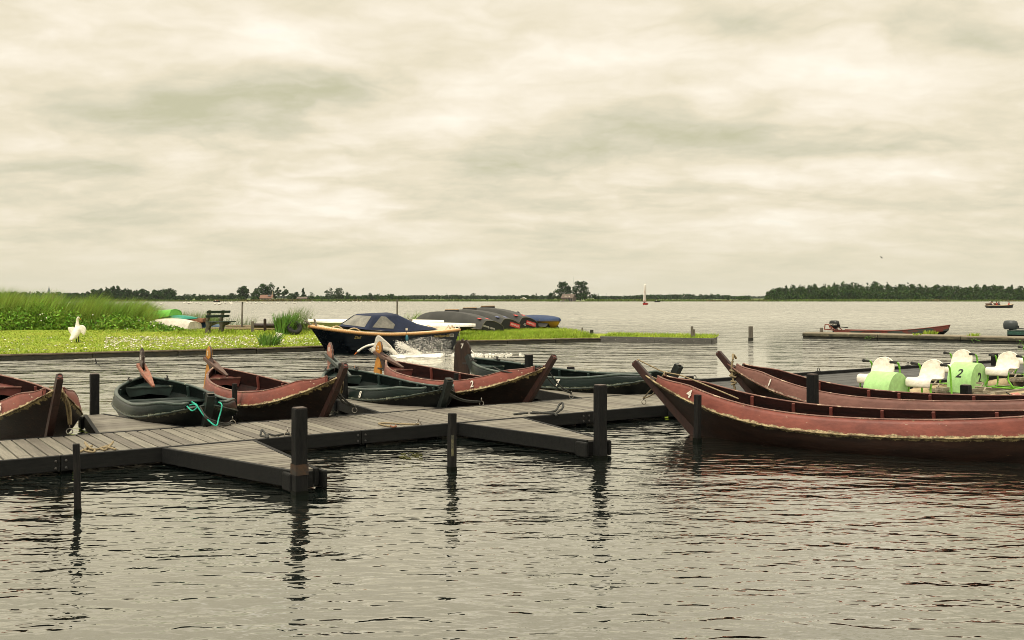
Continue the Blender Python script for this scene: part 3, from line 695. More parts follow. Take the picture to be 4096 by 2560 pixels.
# ------------------------------------------------------------------ ropes
def bez(pts, n=8):
    """smooth curve through pts"""
    P = [Vector(p) for p in pts]; out = []
    for i in range(len(P) - 1):
        p0 = P[max(i - 1, 0)]; p1 = P[i]; p2 = P[i + 1]; p3 = P[min(i + 2, len(P) - 1)]
        for k in range(n):
            t = k / n
            out.append(.5 * ((2 * p1) + (p2 - p0) * t + (2 * p0 - 5 * p1 + 4 * p2 - p3) * t * t + (3 * p1 - p0 - 3 * p2 + p3) * t ** 3))
    out.append(P[-1]); return out
def rope(label, strands, mt, r=.013, shackle=None, cat='rope', hooks=None, group=None, name='rope'):
    m = MB()
    for pts in strands:
        path = bez(pts, 8); rad = [r * (1 + .12 * math.sin(i * 2.4)) for i in range(len(path))]
        m.tube(path, rad, 6)
    o = tag(obj(name, m, mt, None, smooth=True), label, cat, group)
    if shackle is not None:
        k = MB(); k.ring(shackle, .038, .0075, (.3, -.9, .2)); k.ring(Vector(shackle) + Vector((0, 0, .07)), .02, .006, (.9, .3, 0)); obj('shackle', k, ironM, o, smooth=True)
    return o
def W(o, x, y, z):
    bpy.context.view_layer.update(); return o.matrix_world @ Vector((x, y, z))
def sag(a, b_, d=.05): return (Vector(a) + Vector(b_)) / 2 - Vector((0, 0, d))
p0 = W(b6, 2.95, .0, .86); q0 = at(275, 1741, .21)
rope('double manila rope hanging from the stem of red boat 6', [[p0 + Vector((-.06, 0, 0)), p0 + Vector((.09, -.02, -.02)), p0.lerp(q0 + Vector((0, 0, .12)), .5) + Vector((.06, 0, 0)), q0 + Vector((.0, 0, .14))], [p0 + Vector((.05, .05, .02)), p0 + Vector((.12, -.02, -.06)), p0.lerp(q0 + Vector((0, 0, .12)), .5) + Vector((.105, 0, 0)), q0 + Vector((.03, 0, .14))], [p0 + Vector((.04, .05, .0)), p0 + Vector((.13, 0, -.1)), p0.lerp(q0 + Vector((0, 0, .12)), .5) + Vector((.085, .02, 0)), q0 + Vector((.015, .01, .14))]], ropeM, .013, q0 + Vector((.01, 0, .05)))
p0 = W(b5, 2.4, -.16, .52); p1 = W(b5, 2.45, .18, .5); pm = W(b5, 2.72, .03, .26)
rope('turquoise rope looped round the low stem of the black-green boat', [[W(b5, 2.2, -.2, .5), p0, p0.lerp(pm, .45) + Vector((0, 0, -.03)), pm, pm.lerp(p1, .5) + Vector((0, 0, -.04)), p1, W(b5, 2.2, .2, .52)], [W(b5, 2.22, -.24, .49), W(b5, 2.36, -.2, .44), W(b5, 2.36, -.13, .5), W(b5, 2.24, -.18, .55)]], turqM, .0105)
q0 = at(922, 1697, .215)
rope('black mooring line from the black-green boat to the jetty', [[W(b5, 2.38, -.1, .5), W(b5, 2.6, -.05, .36), sag(W(b5, 2.7, .05, .3), q0, .0), q0 + Vector((0, 0, .03))], [W(b5, 2.39, -.1, .47), W(b5, 2.6, -.04, .33), sag(W(b5, 2.7, .05, .27), q0, .01), q0 + Vector((.03, 0, .025))]], drkrM, .012, q0 + Vector((.03, 0, .02)))
p0 = W(b3, 2.93, -.07, .78); q0 = at(1418, 1653, .215)
rope('dark green mooring rope from the stem of red boat 3 to a jetty ring', [[W(b3, 2.9, .07, .82), p0, p0.lerp(q0, .5) + Vector((0, 0, -.06)), q0 + Vector((0, 0, .1))], [p0, p0.lerp(q0, .5) + Vector((.03, 0, -.03)), q0 + Vector((.01, 0, .1))]], drkrM, .015, q0 + Vector((0, 0, .045)))
p0 = W(b8, 2.42, -.12, .55); q0 = at(1921, 1618, .215)
rope('black twisted mooring rope from green boat 8 to the jetty', [[W(b8, 2.4, .1, .58), p0, p0.lerp(q0, .5) + Vector((0, 0, -.07)), q0 + Vector((0, 0, .04))], [p0, p0.lerp(q0, .5) + Vector((.02, 0, -.05)), q0 + Vector((.01, 0, .05))]], drkrM, .013, q0 + Vector((.02, 0, .02)))
p0 = W(b2, 3.0, -.06, .85); q0 = at(2285, 1592, .215)
rope('dark mooring ropes from the stem of red boat 2 to a jetty ring', [[p0, p0.lerp(q0, .5) + Vector((-.03, 0, -.05)), q0 + Vector((0, 0, .08))], [W(b2, 3.02, .06, .82), sag(W(b2, 3.02, .06, .82), q0, .03), q0 + Vector((.01, 0, .09))], [p0, W(b2, 2.7, -.2, .72), W(b2, 2.35, -.36, .74), W(b2, 2.1, -.4, .8)]], drkrM, .011, q0 + Vector((0, 0, .03)))
p0 = W(b4, 2.86, .07, .83); q0 = at(2573, 1617, .215)
rope('manila rope from the stem of the big red boat to a jetty ring', [[W(b4, 2.85, -.07, .84), W(b4, 2.84, 0, .9), p0, p0.lerp(q0, .5) + Vector((-.04, 0, 0)), q0 + Vector((0, 0, .1))], [p0, p0.lerp(q0, .55) + Vector((.05, 0, 0)), q0 + Vector((.02, 0, .1))], [W(b4, 3.28, 0, 1.07), W(b4, 3.05, .03, .98), W(b4, 2.86, 0, .9), W(b4, 2.5, .15, .86), W(b4, 2.0, .28, .72), W(b4, 1.6, .38, .6)]], ropeM, .0105, q0 + Vector((.01, 0, .04)))
p0 = W(b1, 3.0, .08, .9)
rope('thick knotted manila rope hanging from the stem of red boat 1', [[W(b1, 3.02, -.08, .93), W(b1, 3.04, 0, 1.0), p0 + Vector((0, 0, .03)), p0 + Vector((-.02, 0, -.12)), p0 + Vector((.0, 0, -.3)), p0 + Vector((.03, 0, -.48)), p0 + Vector((.13, .05, -.8))], [p0 + Vector((-.06, 0, -.17)), p0 + Vector((.05, -.03, -.2)), p0 + Vector((.05, .03, -.24)), p0 + Vector((-.05, 0, -.26)), p0 + Vector((.05, -.03, -.29))], [p0 + Vector((-.04, 0, -.36)), p0 + Vector((.05, -.03, -.38)), p0 + Vector((-.03, 0, -.42))]], ropeM, .02)
rope('beige frayed rope lying knotted on the left end of the jetty', [[at(u, v, .222) + Vector((0, 0, dz)) for u, v, dz in ((322, 1806, 0), (345, 1798, .01), (368, 1790, .02), (352, 1798, .03), (340, 1786, .05), (362, 1800, .02), (390, 1797, 0), (420, 1790, .01), (444, 1788, .03), (452, 1780, .04), (440, 1790, .02), (420, 1799, 0), (402, 1797, .015), (430, 1796, .02), (464, 1798, 0))], [at(u, v, .222) for u, v in ((340, 1802), (372, 1808), (378, 1800), (352, 1797))]], ropeM, .013, group='loose ropes on the jetty')
rope('dark rope with shackle lying on the jetty behind the tallest front post', [[at(u, v, .222) + Vector((0, 0, dz)) for u, v, dz in ((1042, 1743, .01), (1048, 1735, .05), (1062, 1742, .02), (1070, 1748, 0), (1074, 1743, .02), (1100, 1742, 0), (1130, 1737, 0), (1165, 1735, 0))], [at(u, v, .222) for u, v in ((1044, 1744), (1062, 1747), (1072, 1751))]], drkrM, .014, at(1150, 1739, .23), group='loose ropes on the jetty')
ro = rope('beige looped rope with rusty hook lying on the middle of the jetty', [[at(u, v, .222) for u, v in ((1565, 1706), (1540, 1702), (1520, 1697), (1517, 1693), (1545, 1692), (1580, 1694), (1620, 1696), (1660, 1697), (1676, 1696))]], ropeM, .012, at(1674, 1697, .225), group='loose ropes on the jetty')
m = MB(); m.tube(bez([at(u, v, .235) for u, v in ((1562, 1703), (1572, 1708), (1584, 1706), (1582, 1702))]), .012); obj('rusty_hook', m, rustM, ro, smooth=True)
rope('black rope with a raised eye loop lying on the jetty near the big post', [[at(u, v, .222) + Vector((0, 0, dz)) for u, v, dz in ((2056, 1657, 0), (2085, 1654, 0), (2110, 1652, 0))], [at(u, v, .222) + Vector((0, 0, dz)) for u, v, dz in ((2122, 1652, 0), (2150, 1653, .01), (2180, 1653, .01), (2205, 1652, .02), (2225, 1651, .04), (2236, 1646, .1), (2250, 1645, .13), (2252, 1650, .08), (2236, 1653, .03), (2222, 1657, .01), (2226, 1662, 0))], [at(u, v, .23) for u, v in ((2130, 1648), (2150, 1650), (2190, 1652), (2218, 1654))]], drkrM, .017, group='loose ropes on the jetty')
# ------------------------------------------------------------------ the grassy landing behind the moored boats
FR = [Vector(p) for p in ((-42, 13.6, 0), (-16.3, 31.7, 0), (-9.26, 36.0, 0), (-7.09, 37.5, 0), (-2.33, 41.9, 0), (3.98, 45.0, 0), (8.6, 42.8, 0))]
def front_dist(X, Y):
    best = 1e9; p = Vector((X, Y, 0))
    for a, c in zip(FR, FR[1:]):
        d = c - a; k = min(1, max(0, (p - a).dot(d) / d.length_squared)); best = min(best, (a + d * k - p).length)
    return best
def inland(X, Y):
    return all((c.x - a.x) * (Y - a.y) - (c.y - a.y) * (X - a.x) > 0 for a, c in zip(FR[:5], FR[1:6]) if min(a.x, c.x) - .5 < X < max(a.x, c.x) + .5)
def land_z(X, Y, d=None):
    d = front_dist(X, Y) if d is None else d
    left = .16 + .036 * min(d, 11); right = .17 + .25 * (1 - math.exp(-d / 1.4))
    return lerp(left, right, sst(-6.5, -2.5, X))
def ground(u, v):
    Y = 26.0
    while Y < 75:
        X = (u - CX) / F * Y
        if EYE - (v - HV) / F * Y <= land_z(X, Y): break
        Y += .04
    return Vector((X, Y, land_z(X, Y)))
lawnM = bpy.data.materials.new('lawn_turf'); t = nt(lawnM); b = NB(t)
out = b.n('ShaderNodeOutputMaterial'); p = b.n('ShaderNodeBsdfPrincipled'); b.l(p.outputs[0], out.inputs[0]); co = b.n('ShaderNodeNewGeometry').outputs['Position']
c = b.mix(b.ramp(b.noise(co, .55, 5, .6), .35, .65), (.24, .31, .03), (.33, .35, .045))
c = b.mix(b.ramp(b.noise(co, 3.2, 6, .65), .45, .7), c, (.16, .23, .02))
c = b.mix(b.ramp(b.noise(co, 1.7, 7, .7), .62, .68), c, (.33, .27, .1))
b.l(c, p.inputs['Base Color']); p.inputs['Roughness'].default_value = .85; p.inputs['Specular IOR Level'].default_value = .15
bn = b.n('ShaderNodeBump'); bn.inputs['Distance'].default_value = .05; bn.inputs['Strength'].default_value = 1; b.l(b.noise(co, 14, 5, .7), bn.inputs['Height']); b.l(bn.outputs[0], p.inputs['Normal'])
# plan of the landing: sample the front line, sweep inland
pts = []
for a, c in zip(FR, FR[1:]):
    n = max(2, int((c - a).length / .5))
    pts += [a.lerp(c, i / n) for i in range(n)]
pts.append(FR[-1])
def depth(X):
    return lerp(lerp(17, 10.5, sst(-15, -12.2, X)), lerp(4.2, 1.5, sst(.5, 3.4, X)), sst(-3.5, 2.5, X))
rows = []
for i, p_ in enumerate(pts):
    d_ = (pts[min(i + 1, len(pts) - 1)] - pts[max(i - 1, 0)]).normalized(); nn = Vector((-d_.y, d_.x, 0))
    if p_.x > 3.5: nn = nn.lerp(Vector((.35, .94, 0)), .8)
    nn = nn.lerp(Vector((-.3, .95, 0)), .35).normalized()
    D = depth(p_.x); r = []
    for k in range(15):
        q_ = p_ + nn * (D * (k / 14) ** 1.3); z = land_z(q_.x, q_.y)
        if k == 14: z = -.3
        r.append(Vector((q_.x, q_.y, z)))
    rows.append(r)
m = MB(); m.sheet(rows); tag(obj('lawn', m, lawnM, None, smooth=True), kind='structure')

# timber edge of the landing
capM = mat('weathered_edge_timber', (.2, .16, .105), .8, (.1, .08, .05), 4, (1, 1, 2), .3, .7, .01, 12)
mossM = mat('wet_dark_edge_timber', (.022, .022, .016), .7, (.05, .045, .025), 3, (1, 1, 4), .4, .75, .012, 10, chip=(.16, .15, .05), chsc=5, chst=(1, 1, 2), chlo=.66, chhi=.72)
gwM = mat('grey_edge_planks', (.12, .115, .1), .7, (.07, .068, .06), 3, (1, 1, 6), .3, .7, .008, 8)
rv = thing('timber_edging', 'low dark timber edging along the waterside of the lawn', 'edging', (0, 0, 0))
for a, c in zip(FR[:5], FR[1:6]):
    d_ = (c - a).normalized(); n_ = Vector((d_.y, -d_.x, 0)); L = (c - a).length; k = max(1, round(L / 2.6))
    for i in range(k):
        A = a + d_ * (L * i / k); B = a + d_ * (L * (i + 1) / k - .02); j = rnd.uniform(-.012, .012)
        m = MB(); m.beam(A + n_ * .05 + Vector((0, 0, -.12 + j)), B + n_ * .05 + Vector((0, 0, -.12 + j)), .1, .5); obj('edge_board', m, mossM, rv, bevel=.015)
        m = MB(); m.beam(A + n_ * .03 + Vector((0, 0, .16 + j)), B + n_ * .03 + Vector((0, 0, .16 + rnd.uniform(-.01, .015))), .17, .055); obj('cap_board', m, capM, rv, bevel=.012)
qe = thing('plank_edging', 'grey bolted plank edging round the narrow grass tip', 'edging', (0, 0, 0))
a, c = FR[5], FR[6]; d_ = (c - a).normalized(); n_ = Vector((d_.y, -d_.x, 0)); L = (c - a).length
for i in range(2):
    A = a + d_ * (L * i / 2 + .01) + n_ * .04; B = a + d_ * (L * (i + 1) / 2 - .01) + n_ * .04
    m = MB(); m.beam(A + Vector((0, 0, .07)), B + Vector((0, 0, .07)), .08, .36); obj('plank', m, gwM, qe, bevel=.012)
    for k in range(5):
        m = MB(); m.ball(A.lerp(B, (k + .5) / 5) + n_ * .045 + Vector((0, 0, .12)), .022, 8, 6); obj('bolt', m, ironM, qe, smooth=True)
tp = Vector((.3, .95, 0)).normalized(); A = c + n_ * .0
m = MB(); m.beam(A + Vector((.02, 0, .07)), A + tp * 1.6 + Vector((.02, 0, .07)), .08, .36); obj('plank', m, gwM, qe, bevel=.012)

# ------------------------------------------------------------------ blades and leaves
def blades(base, h, wd, lean, name):
    """curved grass or reed blades: base (n,3), height, width, lean (n,2) sideways drift of the tip"""
    n = len(base); az = NR.uniform(0, np.pi, n); sx = np.cos(az) * wd / 2; sy = np.sin(az) * wd / 2
    V = np.zeros((n, 7, 3)); fr = (0, .4, .75)
    for k, f in enumerate(fr):
        c = base.copy(); c[:, 0] += lean[:, 0] * f ** 1.8; c[:, 1] += lean[:, 1] * f ** 1.8; c[:, 2] += h * (f - .12 * f * f)
        wv = (1.0, .85, .55)[k]
        V[:, 2 * k] = c; V[:, 2 * k, 0] -= sx * wv; V[:, 2 * k, 1] -= sy * wv
        V[:, 2 * k + 1] = c; V[:, 2 * k + 1, 0] += sx * wv; V[:, 2 * k + 1, 1] += sy * wv
    tip = base.copy(); tip[:, 0] += lean[:, 0]; tip[:, 1] += lean[:, 1]; tip[:, 2] += h * .88; V[:, 6] = tip
    i = np.arange(n)[:, None] * 7
    return np_mesh(name, V.reshape(-1, 3), np.concatenate([i + np.array([[0, 1, 3, 2]]), i + np.array([[2, 3, 5, 4]])]), i + np.array([[4, 5, 6]]))
def leaf_quads(c, s, name, flat=.0):
    """randomly turned small leaf faces at c (n,3) of size s"""
    n = len(c); a = NR.normal(size=(n, 3)); a[:, 2] *= (1 - flat); a /= np.linalg.norm(a, axis=1)[:, None]
    r = NR.normal(size=(n, 3)); b_ = np.cross(a, r); b_ /= np.linalg.norm(b_, axis=1)[:, None]
    s = s[:, None]; V = np.stack([c - a * s, c + b_ * s * .42, c + a * s, c - b_ * s * .42], 1)
    i = np.arange(n)[:, None] * 4
    return np_mesh(name, V.reshape(-1, 3), i + np.array([[0, 1, 2, 3]]))
def foliage(name, c1, c2, island=.7, sc=1.2, rough=.6):
    return mat(name, c1, rough, c2, sc, (1, 1, 1), .35, .65, island=island, spec=.25)
reedM = foliage('reed_leaves', (.16, .28, .035), (.28, .37, .06), .8, .7)
reed2M = foliage('lake_reeds', (.11, .19, .045), (.2, .26, .07), .7, .9)
brM = foliage('bramble_leaves', (.10, .22, .02), (.19, .31, .03), .9, .9)
grassM = foliage('long_grass', (.22, .32, .025), (.33, .41, .05), .7, .8)
irisM = foliage('iris_leaves', (.09, .2, .03), (.14, .26, .05), .7, 3)
def on_land(uv):
    g = [ground(u, v) for u, v in uv]; return np.array([tuple(x) for x in g])
def zs(P): return np.array([land_z(x, y) for x, y in P[:, :2]])
# the reed bank at the left: reeds behind, brambles in front
def reed_bank(n):
    u = NR.uniform(-250, 690, n); k = NR.uniform(0, 1, n)
    P = np.zeros((n, 3)); Yf = 43.2 + .0042 * u * .55 + 0 * u; P[:, 1] = Yf + 1.2 + k * 5.5; P[:, 0] = (u - CX) / F * P[:, 1]; P[:, 2] = .45
    return u, P
u, P = reed_bank(13000)
ht = np.interp(u, (-250, 60, 280, 420, 560, 640, 690), (2.2, 2.2, 1.95, 1.85, 1.6, 1.05, .5)) * NR.uniform(.72, 1.1, len(u))
patch = .93 + .1 * np.sin(P[:, 0] * 1.9) * np.sin(P[:, 1] * 1.3 + P[:, 0]) + .07 * np.sin(P[:, 0] * 5.1)
ln = np.stack([NR.normal(.62, .28, len(u)), NR.normal(0, .18, len(u))], 1)
tag(link('reed_bed', blades(P, ht * patch, NR.uniform(.012, .028, len(u)), ln, 'reed_bed'), reedM), 'tall yellow-green reeds leaning in the wind at the left', 'reeds', kind='stuff')
C = []
for k in range(64):
    uu = rnd.uniform(-200, 650); Yc = 43.6 + rnd.uniform(0, 2.6) + .0022 * uu; X = (uu - CX) / F * Yc
    hh = rnd.uniform(.45, 1.25) * (1 if uu < 330 else .72 if uu < 560 else .5) + (.35 if uu < 180 and Yc > 44.6 else 0); rr = rnd.uniform(.5, 1.0)
    n = int(260 * rr * (hh + .4)); dr = NR.normal(size=(n, 3)); dr[:, 2] = np.abs(dr[:, 2]); dr /= np.linalg.norm(dr, axis=1)[:, None]
    rad = NR.uniform(.6, 1.08, n)[:, None]; C.append(np.array([X, Yc, .42]) + dr * rad * np.array([rr, rr * .8, hh]))
for k in range(26):
    uu = rnd.uniform(560, 770); Yc = 43.9 + rnd.uniform(-.4, .8); X = (uu - CX) / F * Yc; n = 60
    dr = NR.normal(size=(n, 3)); dr[:, 2] = np.abs(dr[:, 2]); dr /= np.linalg.norm(dr, axis=1)[:, None]
    hh = lerp(.55, .18, sst(600, 760, uu)) * rnd.uniform(.7, 1.2); C.append(np.array([X, Yc, .42]) + dr * NR.uniform(.5, 1.05, n)[:, None] * np.array([.32, .3, hh]))
C = np.concatenate(C); tag(link('bramble_thicket', leaf_quads(C, NR.uniform(.05, .1, len(C)), 'bramble_thicket'), brM), 'dense bright green brambles and weeds in front of the reeds', 'brambles', kind='stuff')
sel = C[NR.choice(len(C), 90, False)]; sel[:, 1] -= .12; m = MB()
for q_ in sel: m.ball(q_, (.035, .02, .035), 6, 4)
tag(obj('bindweed_blossom', m, whiteM), 'small white blossoms scattered over the brambles', 'blossoms', kind='stuff')
n = 26; u = NR.uniform(60, 260, n); P = np.stack([(u - CX) / F * 46.5, np.full(n, 46.5), np.full(n, .5)], 1)
stalkM = mat('dry_stalks', (.4, .33, .18), .8)
tag(link('dry_stalks', blades(P, NR.uniform(1.7, 2.25, n), np.full(n, .022), np.stack([NR.normal(.15, .1, n), NR.normal(0, .05, n)], 1), 'dry_stalks'), stalkM), 'pale dry flower stalks standing above the left reeds', 'stalks', kind='stuff')
# thinner reeds in the lake behind the bench
def reeds(name, label, us, Ys, z, h, n, w0=.012, w1=.024, mt=reed2M, lean=.3, kind='stuff', cat='reeds'):
    u = NR.uniform(us[0], us[1], n); Y = NR.uniform(Ys[0], Ys[1], n); P = np.stack([(u - CX) / F * Y, Y, np.full(n, z)], 1)
    o = link(name, blades(P, h * NR.uniform(.6, 1.08, n), NR.uniform(w0, w1, n), np.stack([NR.normal(lean, lean * .6, n), NR.normal(0, .12, n)], 1), name), mt)
    return tag(o, label, cat, kind=kind)
reeds('lake_reeds', 'thin green reeds in the lake behind the upturned dinghies', (590, 860), (48.5, 51.5), -.1, 1.62, 2600)
reeds('lake_reeds', 'sparse thin reeds in the lake behind the bench', (850, 1010), (48.5, 50), -.1, 1.45, 330)
reeds('lake_reeds', 'few thin reeds standing in the lake left of the tyre', (1065, 1130), (48.5, 49.5), -.1, 1.35, 110)
reeds('lake_reeds', 'green reeds behind the blue canopy and white covered dinghies', (1500, 1660), (50, 52), -.1, 1.15, 420, .02, .04, reedM, .35)
reeds('lake_reeds', 'leaning green reeds behind the dark upturned hulls', (1600, 1800), (52, 54), -.1, 1.55, 420, .02, .045, reedM, .5)
def clump(name, label, cen, rad, h, n, w0, w1, mt, lean, cat='plant'):
    a = NR.uniform(0, 2 * np.pi, n); r = rad * np.sqrt(NR.uniform(0, 1, n)); P = np.stack([cen[0] + np.cos(a) * r, cen[1] + np.sin(a) * r, np.full(n, cen[2] - .02)], 1)
    L = np.stack([np.cos(a) * r / rad * lean + NR.normal(lean * .45, lean * .35, n), np.sin(a) * r / rad * lean * .6], 1)
    o = thing(name, label, cat, (0, 0, 0)); link('leaves', blades(P, h * NR.uniform(.55, 1.08, n), NR.uniform(w0, w1, n), L, 'leaves'), mt, o); return o
cl = clump('reed_clump', 'large bushy clump of reeds and broad leaves beside the tyre', ground(1140, 1336), .42, 1.12, 420, .025, .05, irisM, .3)
g_ = ground(1160, 1330); a = NR.normal(0, .3, 260); P = np.stack([g_.x + .1 + a, g_.y + .7 + NR.normal(0, .25, 260), np.full(260, .35)], 1)
link('tall_stems', blades(P, NR.uniform(.9, 1.55, 260), NR.uniform(.012, .024, 260), np.stack([NR.normal(.3, .2, 260), NR.normal(0, .1, 260)], 1), 'tall_stems'), reed2M, cl)
clump('iris_clump', 'small dark green leafy clump on the lawn left of the white sign', ground(1078, 1382), .36, .62, 260, .02, .04, irisM, .22)
# grass: long on the right strip, short tufts along the edges
def grass_patch(name, label, uv_fn, n, h0, h1, w0, w1, lean, mt=grassM, cat='grass'):
    P = np.array([uv_fn() for _ in range(n)]); P[:, 2] = zs(P) - .01
    o = link(name, blades(P, NR.uniform(h0, h1, n), NR.uniform(w0, w1, n), np.stack([NR.normal(lean, .06, n), NR.normal(0, .05, n)], 1), name), mt)
    return tag(o, label, cat, kind='stuff')
def strip_pt(i0, i1, d0, d1):
    a, c = FR[i0], FR[i1]; k = rnd.random(); p = a.lerp(c, k); dr = (c - a).normalized(); nn = Vector((-dr.y, dr.x, 0)); p = p + nn * rnd.uniform(d0, d1); return (p.x, p.y, 0)
grass_patch('long_grass', 'long bright grass on the bank beside the dark upturned hulls', lambda: strip_pt(4, 5, .12, 3.6) if rnd.random() < .8 else strip_pt(3, 4, .15, 2.6), 26000, .06, .24, .01, .022, .05)
grass_patch('long_grass', 'tufted grass on the narrow tip behind the plank edging', lambda: strip_pt(5, 6, .12, 1.3), 5200, .05, .18, .009, .02, .05)
grass_patch('lawn_grass', 'short mown grass blades covering the lawn', lambda: strip_pt(*((1, 2) if rnd.random() < .5 else (0, 1) if rnd.random() < .45 else (2, 3) if rnd.random() < .5 else (3, 4)), .1, 11.5), 44000, .025, .075, .012, .03, .01)
grass_patch('edge_weeds', 'rough grass and weeds fringing the back of the lawn', lambda: tuple(ground(rnd.uniform(690, 1260), rnd.uniform(1328, 1338) + rnd.gauss(0, 2))), 1500, .05, .22, .015, .035, .03)
grass_patch('edge_weeds', 'weeds growing along the timber edging', lambda: strip_pt(*((1, 2) if rnd.random() < .7 else (2, 3)), -.02, .22), 1500, .04, .16, .012, .03, .02)
# white feathers and droppings on the lawn
m = MB()
for k in range(1250):
    if rnd.random() < .92: u_, v_ = rnd.uniform(420, 1330), 1345 + abs(rnd.gauss(0, 26)) + rnd.uniform(0, 14)
    else: u_, v_ = rnd.uniform(0, 600), rnd.uniform(1350, 1412)
    q_ = ground(u_, v_)
    if front_dist(q_.x, q_.y) < .25 or q_.y > 45 or not inland(q_.x, q_.y): continue
    s_ = rnd.choice((.02, .03, .03, .04, .05, .09)) * rnd.uniform(.7, 1.3); a_ = rnd.uniform(0, 3.14); h_ = rnd.uniform(.03, .07)
    dx, dy = math.cos(a_) * s_, math.sin(a_) * s_
    m.add([q_ + Vector((dx, dy, h_ - .02)), q_ + Vector((-dy * .5, dx * .5, h_ + .012)), q_ + Vector((-dx, -dy, h_ - .01)), q_ + Vector((dy * .5, -dx * .5, h_ + .02)), q_ + Vector((0, 0, h_ - .03))], [(0, 1, 3), (1, 2, 3), (0, 4, 1), (1, 4, 2), (2, 4, 3), (3, 4, 0)])
tag(obj('white_feathers', m, whiteM), 'white feathers and droppings scattered over the lawn', 'feathers', kind='stuff')

# ------------------------------------------------------------------ swans
swanM = mat('swan_plumage', (.8, .77, .69), .7, (.7, .65, .54), 9, (1, 1, 3), .35, .7, .004, 22)
beakM = mat('orange_beak', (.62, .17, .03), .4); swblkM = mat('black_webbing', (.015, .015, .014), .5)
g_ = ground(312, 1370)
sw = thing('swan', 'white swan standing upright on the lawn with half-open wings', 'swan', g_, 0)
body = skin_mesh([(-.17, -.28, .09), (-.1, -.16, .2), (-.04, -.03, .36), (-.03, .06, .5), (-.06, .09, .61), (-.055, .08, .77), (-.045, .06, .88), (-.025, .05, .945), (.005, .06, .925), (.018, .1, .885)], [(i, i + 1) for i in range(9)],
                 [(.07, .04), (.13, .1), (.16, .15), (.135, .13), (.085, .085), (.05, .05), (.042, .042), (.04, .04), (.04, .04), (.022, .022)], 2, 2)
link('body', body, swanM, sw)
for ol, y_ in ((((-.06, .5), (-.12, .56), (-.24, .565), (-.33, .58), (-.355, .54), (-.34, .46), (-.29, .36), (-.2, .25), (-.12, .2), (-.05, .25)), -.02), (((.0, .45), (.03, .58), (.08, .645), (.15, .65), (.22, .61), (.27, .54), (.29, .46), (.26, .36), (.225, .27), (.185, .28), (.16, .33), (.08, .37), (.02, .38)), .03)):
    m = MB(); m.prism(list(ol), .09, Matrix.Translation((0, y_, 0)) @ Matrix(((1, 0, 0, 0), (0, 0, -1, 0), (0, 1, 0, 0), (0, 0, 0, 1)))); obj('wing', m, swanM, sw, bevel=.036, smooth=True)
for x_ in (-.03, .045):
    m = MB(); m.tube([(x_, -.06, .26), (x_, -.07, .12), (x_, -.05, .015)], .018, 6)
    m.prism([(0, -.04), (-.07, .12), (0, .14), (.07, .12)], .014, Matrix.Translation((x_, -.03, .012))); obj('leg', m, swblkM, sw, smooth=False)
m = MB(); m.beam((.02, .115, .875), (.03, .18, .84), .032, .03, w2=.016, h2=.012); obj('beak', m, beakM, sw)
# the swan running over the water
Yw = 34.0; px = Yw / F; X0 = (1550 - CX) * px
def sp_(u, v, dy=0.0): return Vector(((u - 1550) * px, dy, EYE - (v - HV) * px))
sf = thing('swan', 'white swan taking off low over the water, neck stretched, wings raised', 'swan', (X0, Yw, 0), 0)
chain = [sp_(1427, 1408), sp_(1434, 1404), sp_(1450, 1392), sp_(1470, 1383), sp_(1490, 1379), sp_(1507, 1379), sp_(1525, 1382), sp_(1548, 1392), sp_(1568, 1403), sp_(1590, 1418)]
body = skin_mesh([tuple(p) for p in chain], [(i, i + 1) for i in range(len(chain) - 1)], [.03, .043, .036, .042, .05, .085, .14, .15, .1, .03], 2, 6)
link('body', body, swanM, sf)
m = MB(); m.beam(sp_(1427, 1408) + Vector((0, 0, -.005)), sp_(1418, 1419), .045, .045, w2=.02, h2=.014); obj('beak', m, beakM, sf)
m = MB(); m.ball(sp_(1428, 1407) + Vector((-.012, -.03, .012)), (.022, .014, .014), 6, 5); m.ball(sp_(1428, 1407) + Vector((-.012, .03, .012)), (.022, .014, .014), 6, 5); obj('face_mask', m, swblkM, sf, smooth=True)
for sd, ol in ((-1, ((1497, 1390), (1500, 1370), (1506, 1350), (1512, 1341), (1520, 1341), (1534, 1352), (1552, 1368), (1570, 1386), (1562, 1389), (1552, 1385), (1538, 1388), (1520, 1394))), (1, ((1505, 1388), (1507, 1366), (1512, 1350), (1518, 1344), (1530, 1354), (1546, 1370), (1560, 1385), (1540, 1390)))):
    m = MB(); P2 = [sp_(u, v) for u, v in ol]; n = len(P2); zc = sum(p.z for p in P2) / n
    vs = [Vector((p.x, sd * (.1 + .22 * max(0, p.z - .35)) - .028, p.z)) for p in P2] + [Vector((p.x, sd * (.1 + .22 * max(0, p.z - .35)) + .028, p.z)) for p in P2]
    m.add(vs, [tuple(range(n)), tuple(range(2 * n - 1, n - 1, -1))] + [(i, (i + 1) % n, (i + 1) % n + n, i + n) for i in range(n)])
    obj('wing', m, swanM, sf, bevel=.02)
    for k in range(5):
        m = MB(); a_ = sp_(1498 + 2 * k, 1386 + 2.2 * k); e_ = sp_(1477 + 3.4 * k, 1397 + 3.2 * k); a_.y = e_.y = sd * (.16 + .02 * k); m.beam(a_, e_, .012, .032, w2=.006, h2=.012); obj('flight_feather', m, swanM, sf)
m = MB(); m.beam(sp_(1556, 1402, -.08), sp_(1552, 1412, -.1), .04, .03); m.beam(sp_(1552, 1411, -.1), sp_(1560, 1418, -.1), .07, .015); obj('leg', m, swblkM, sf)
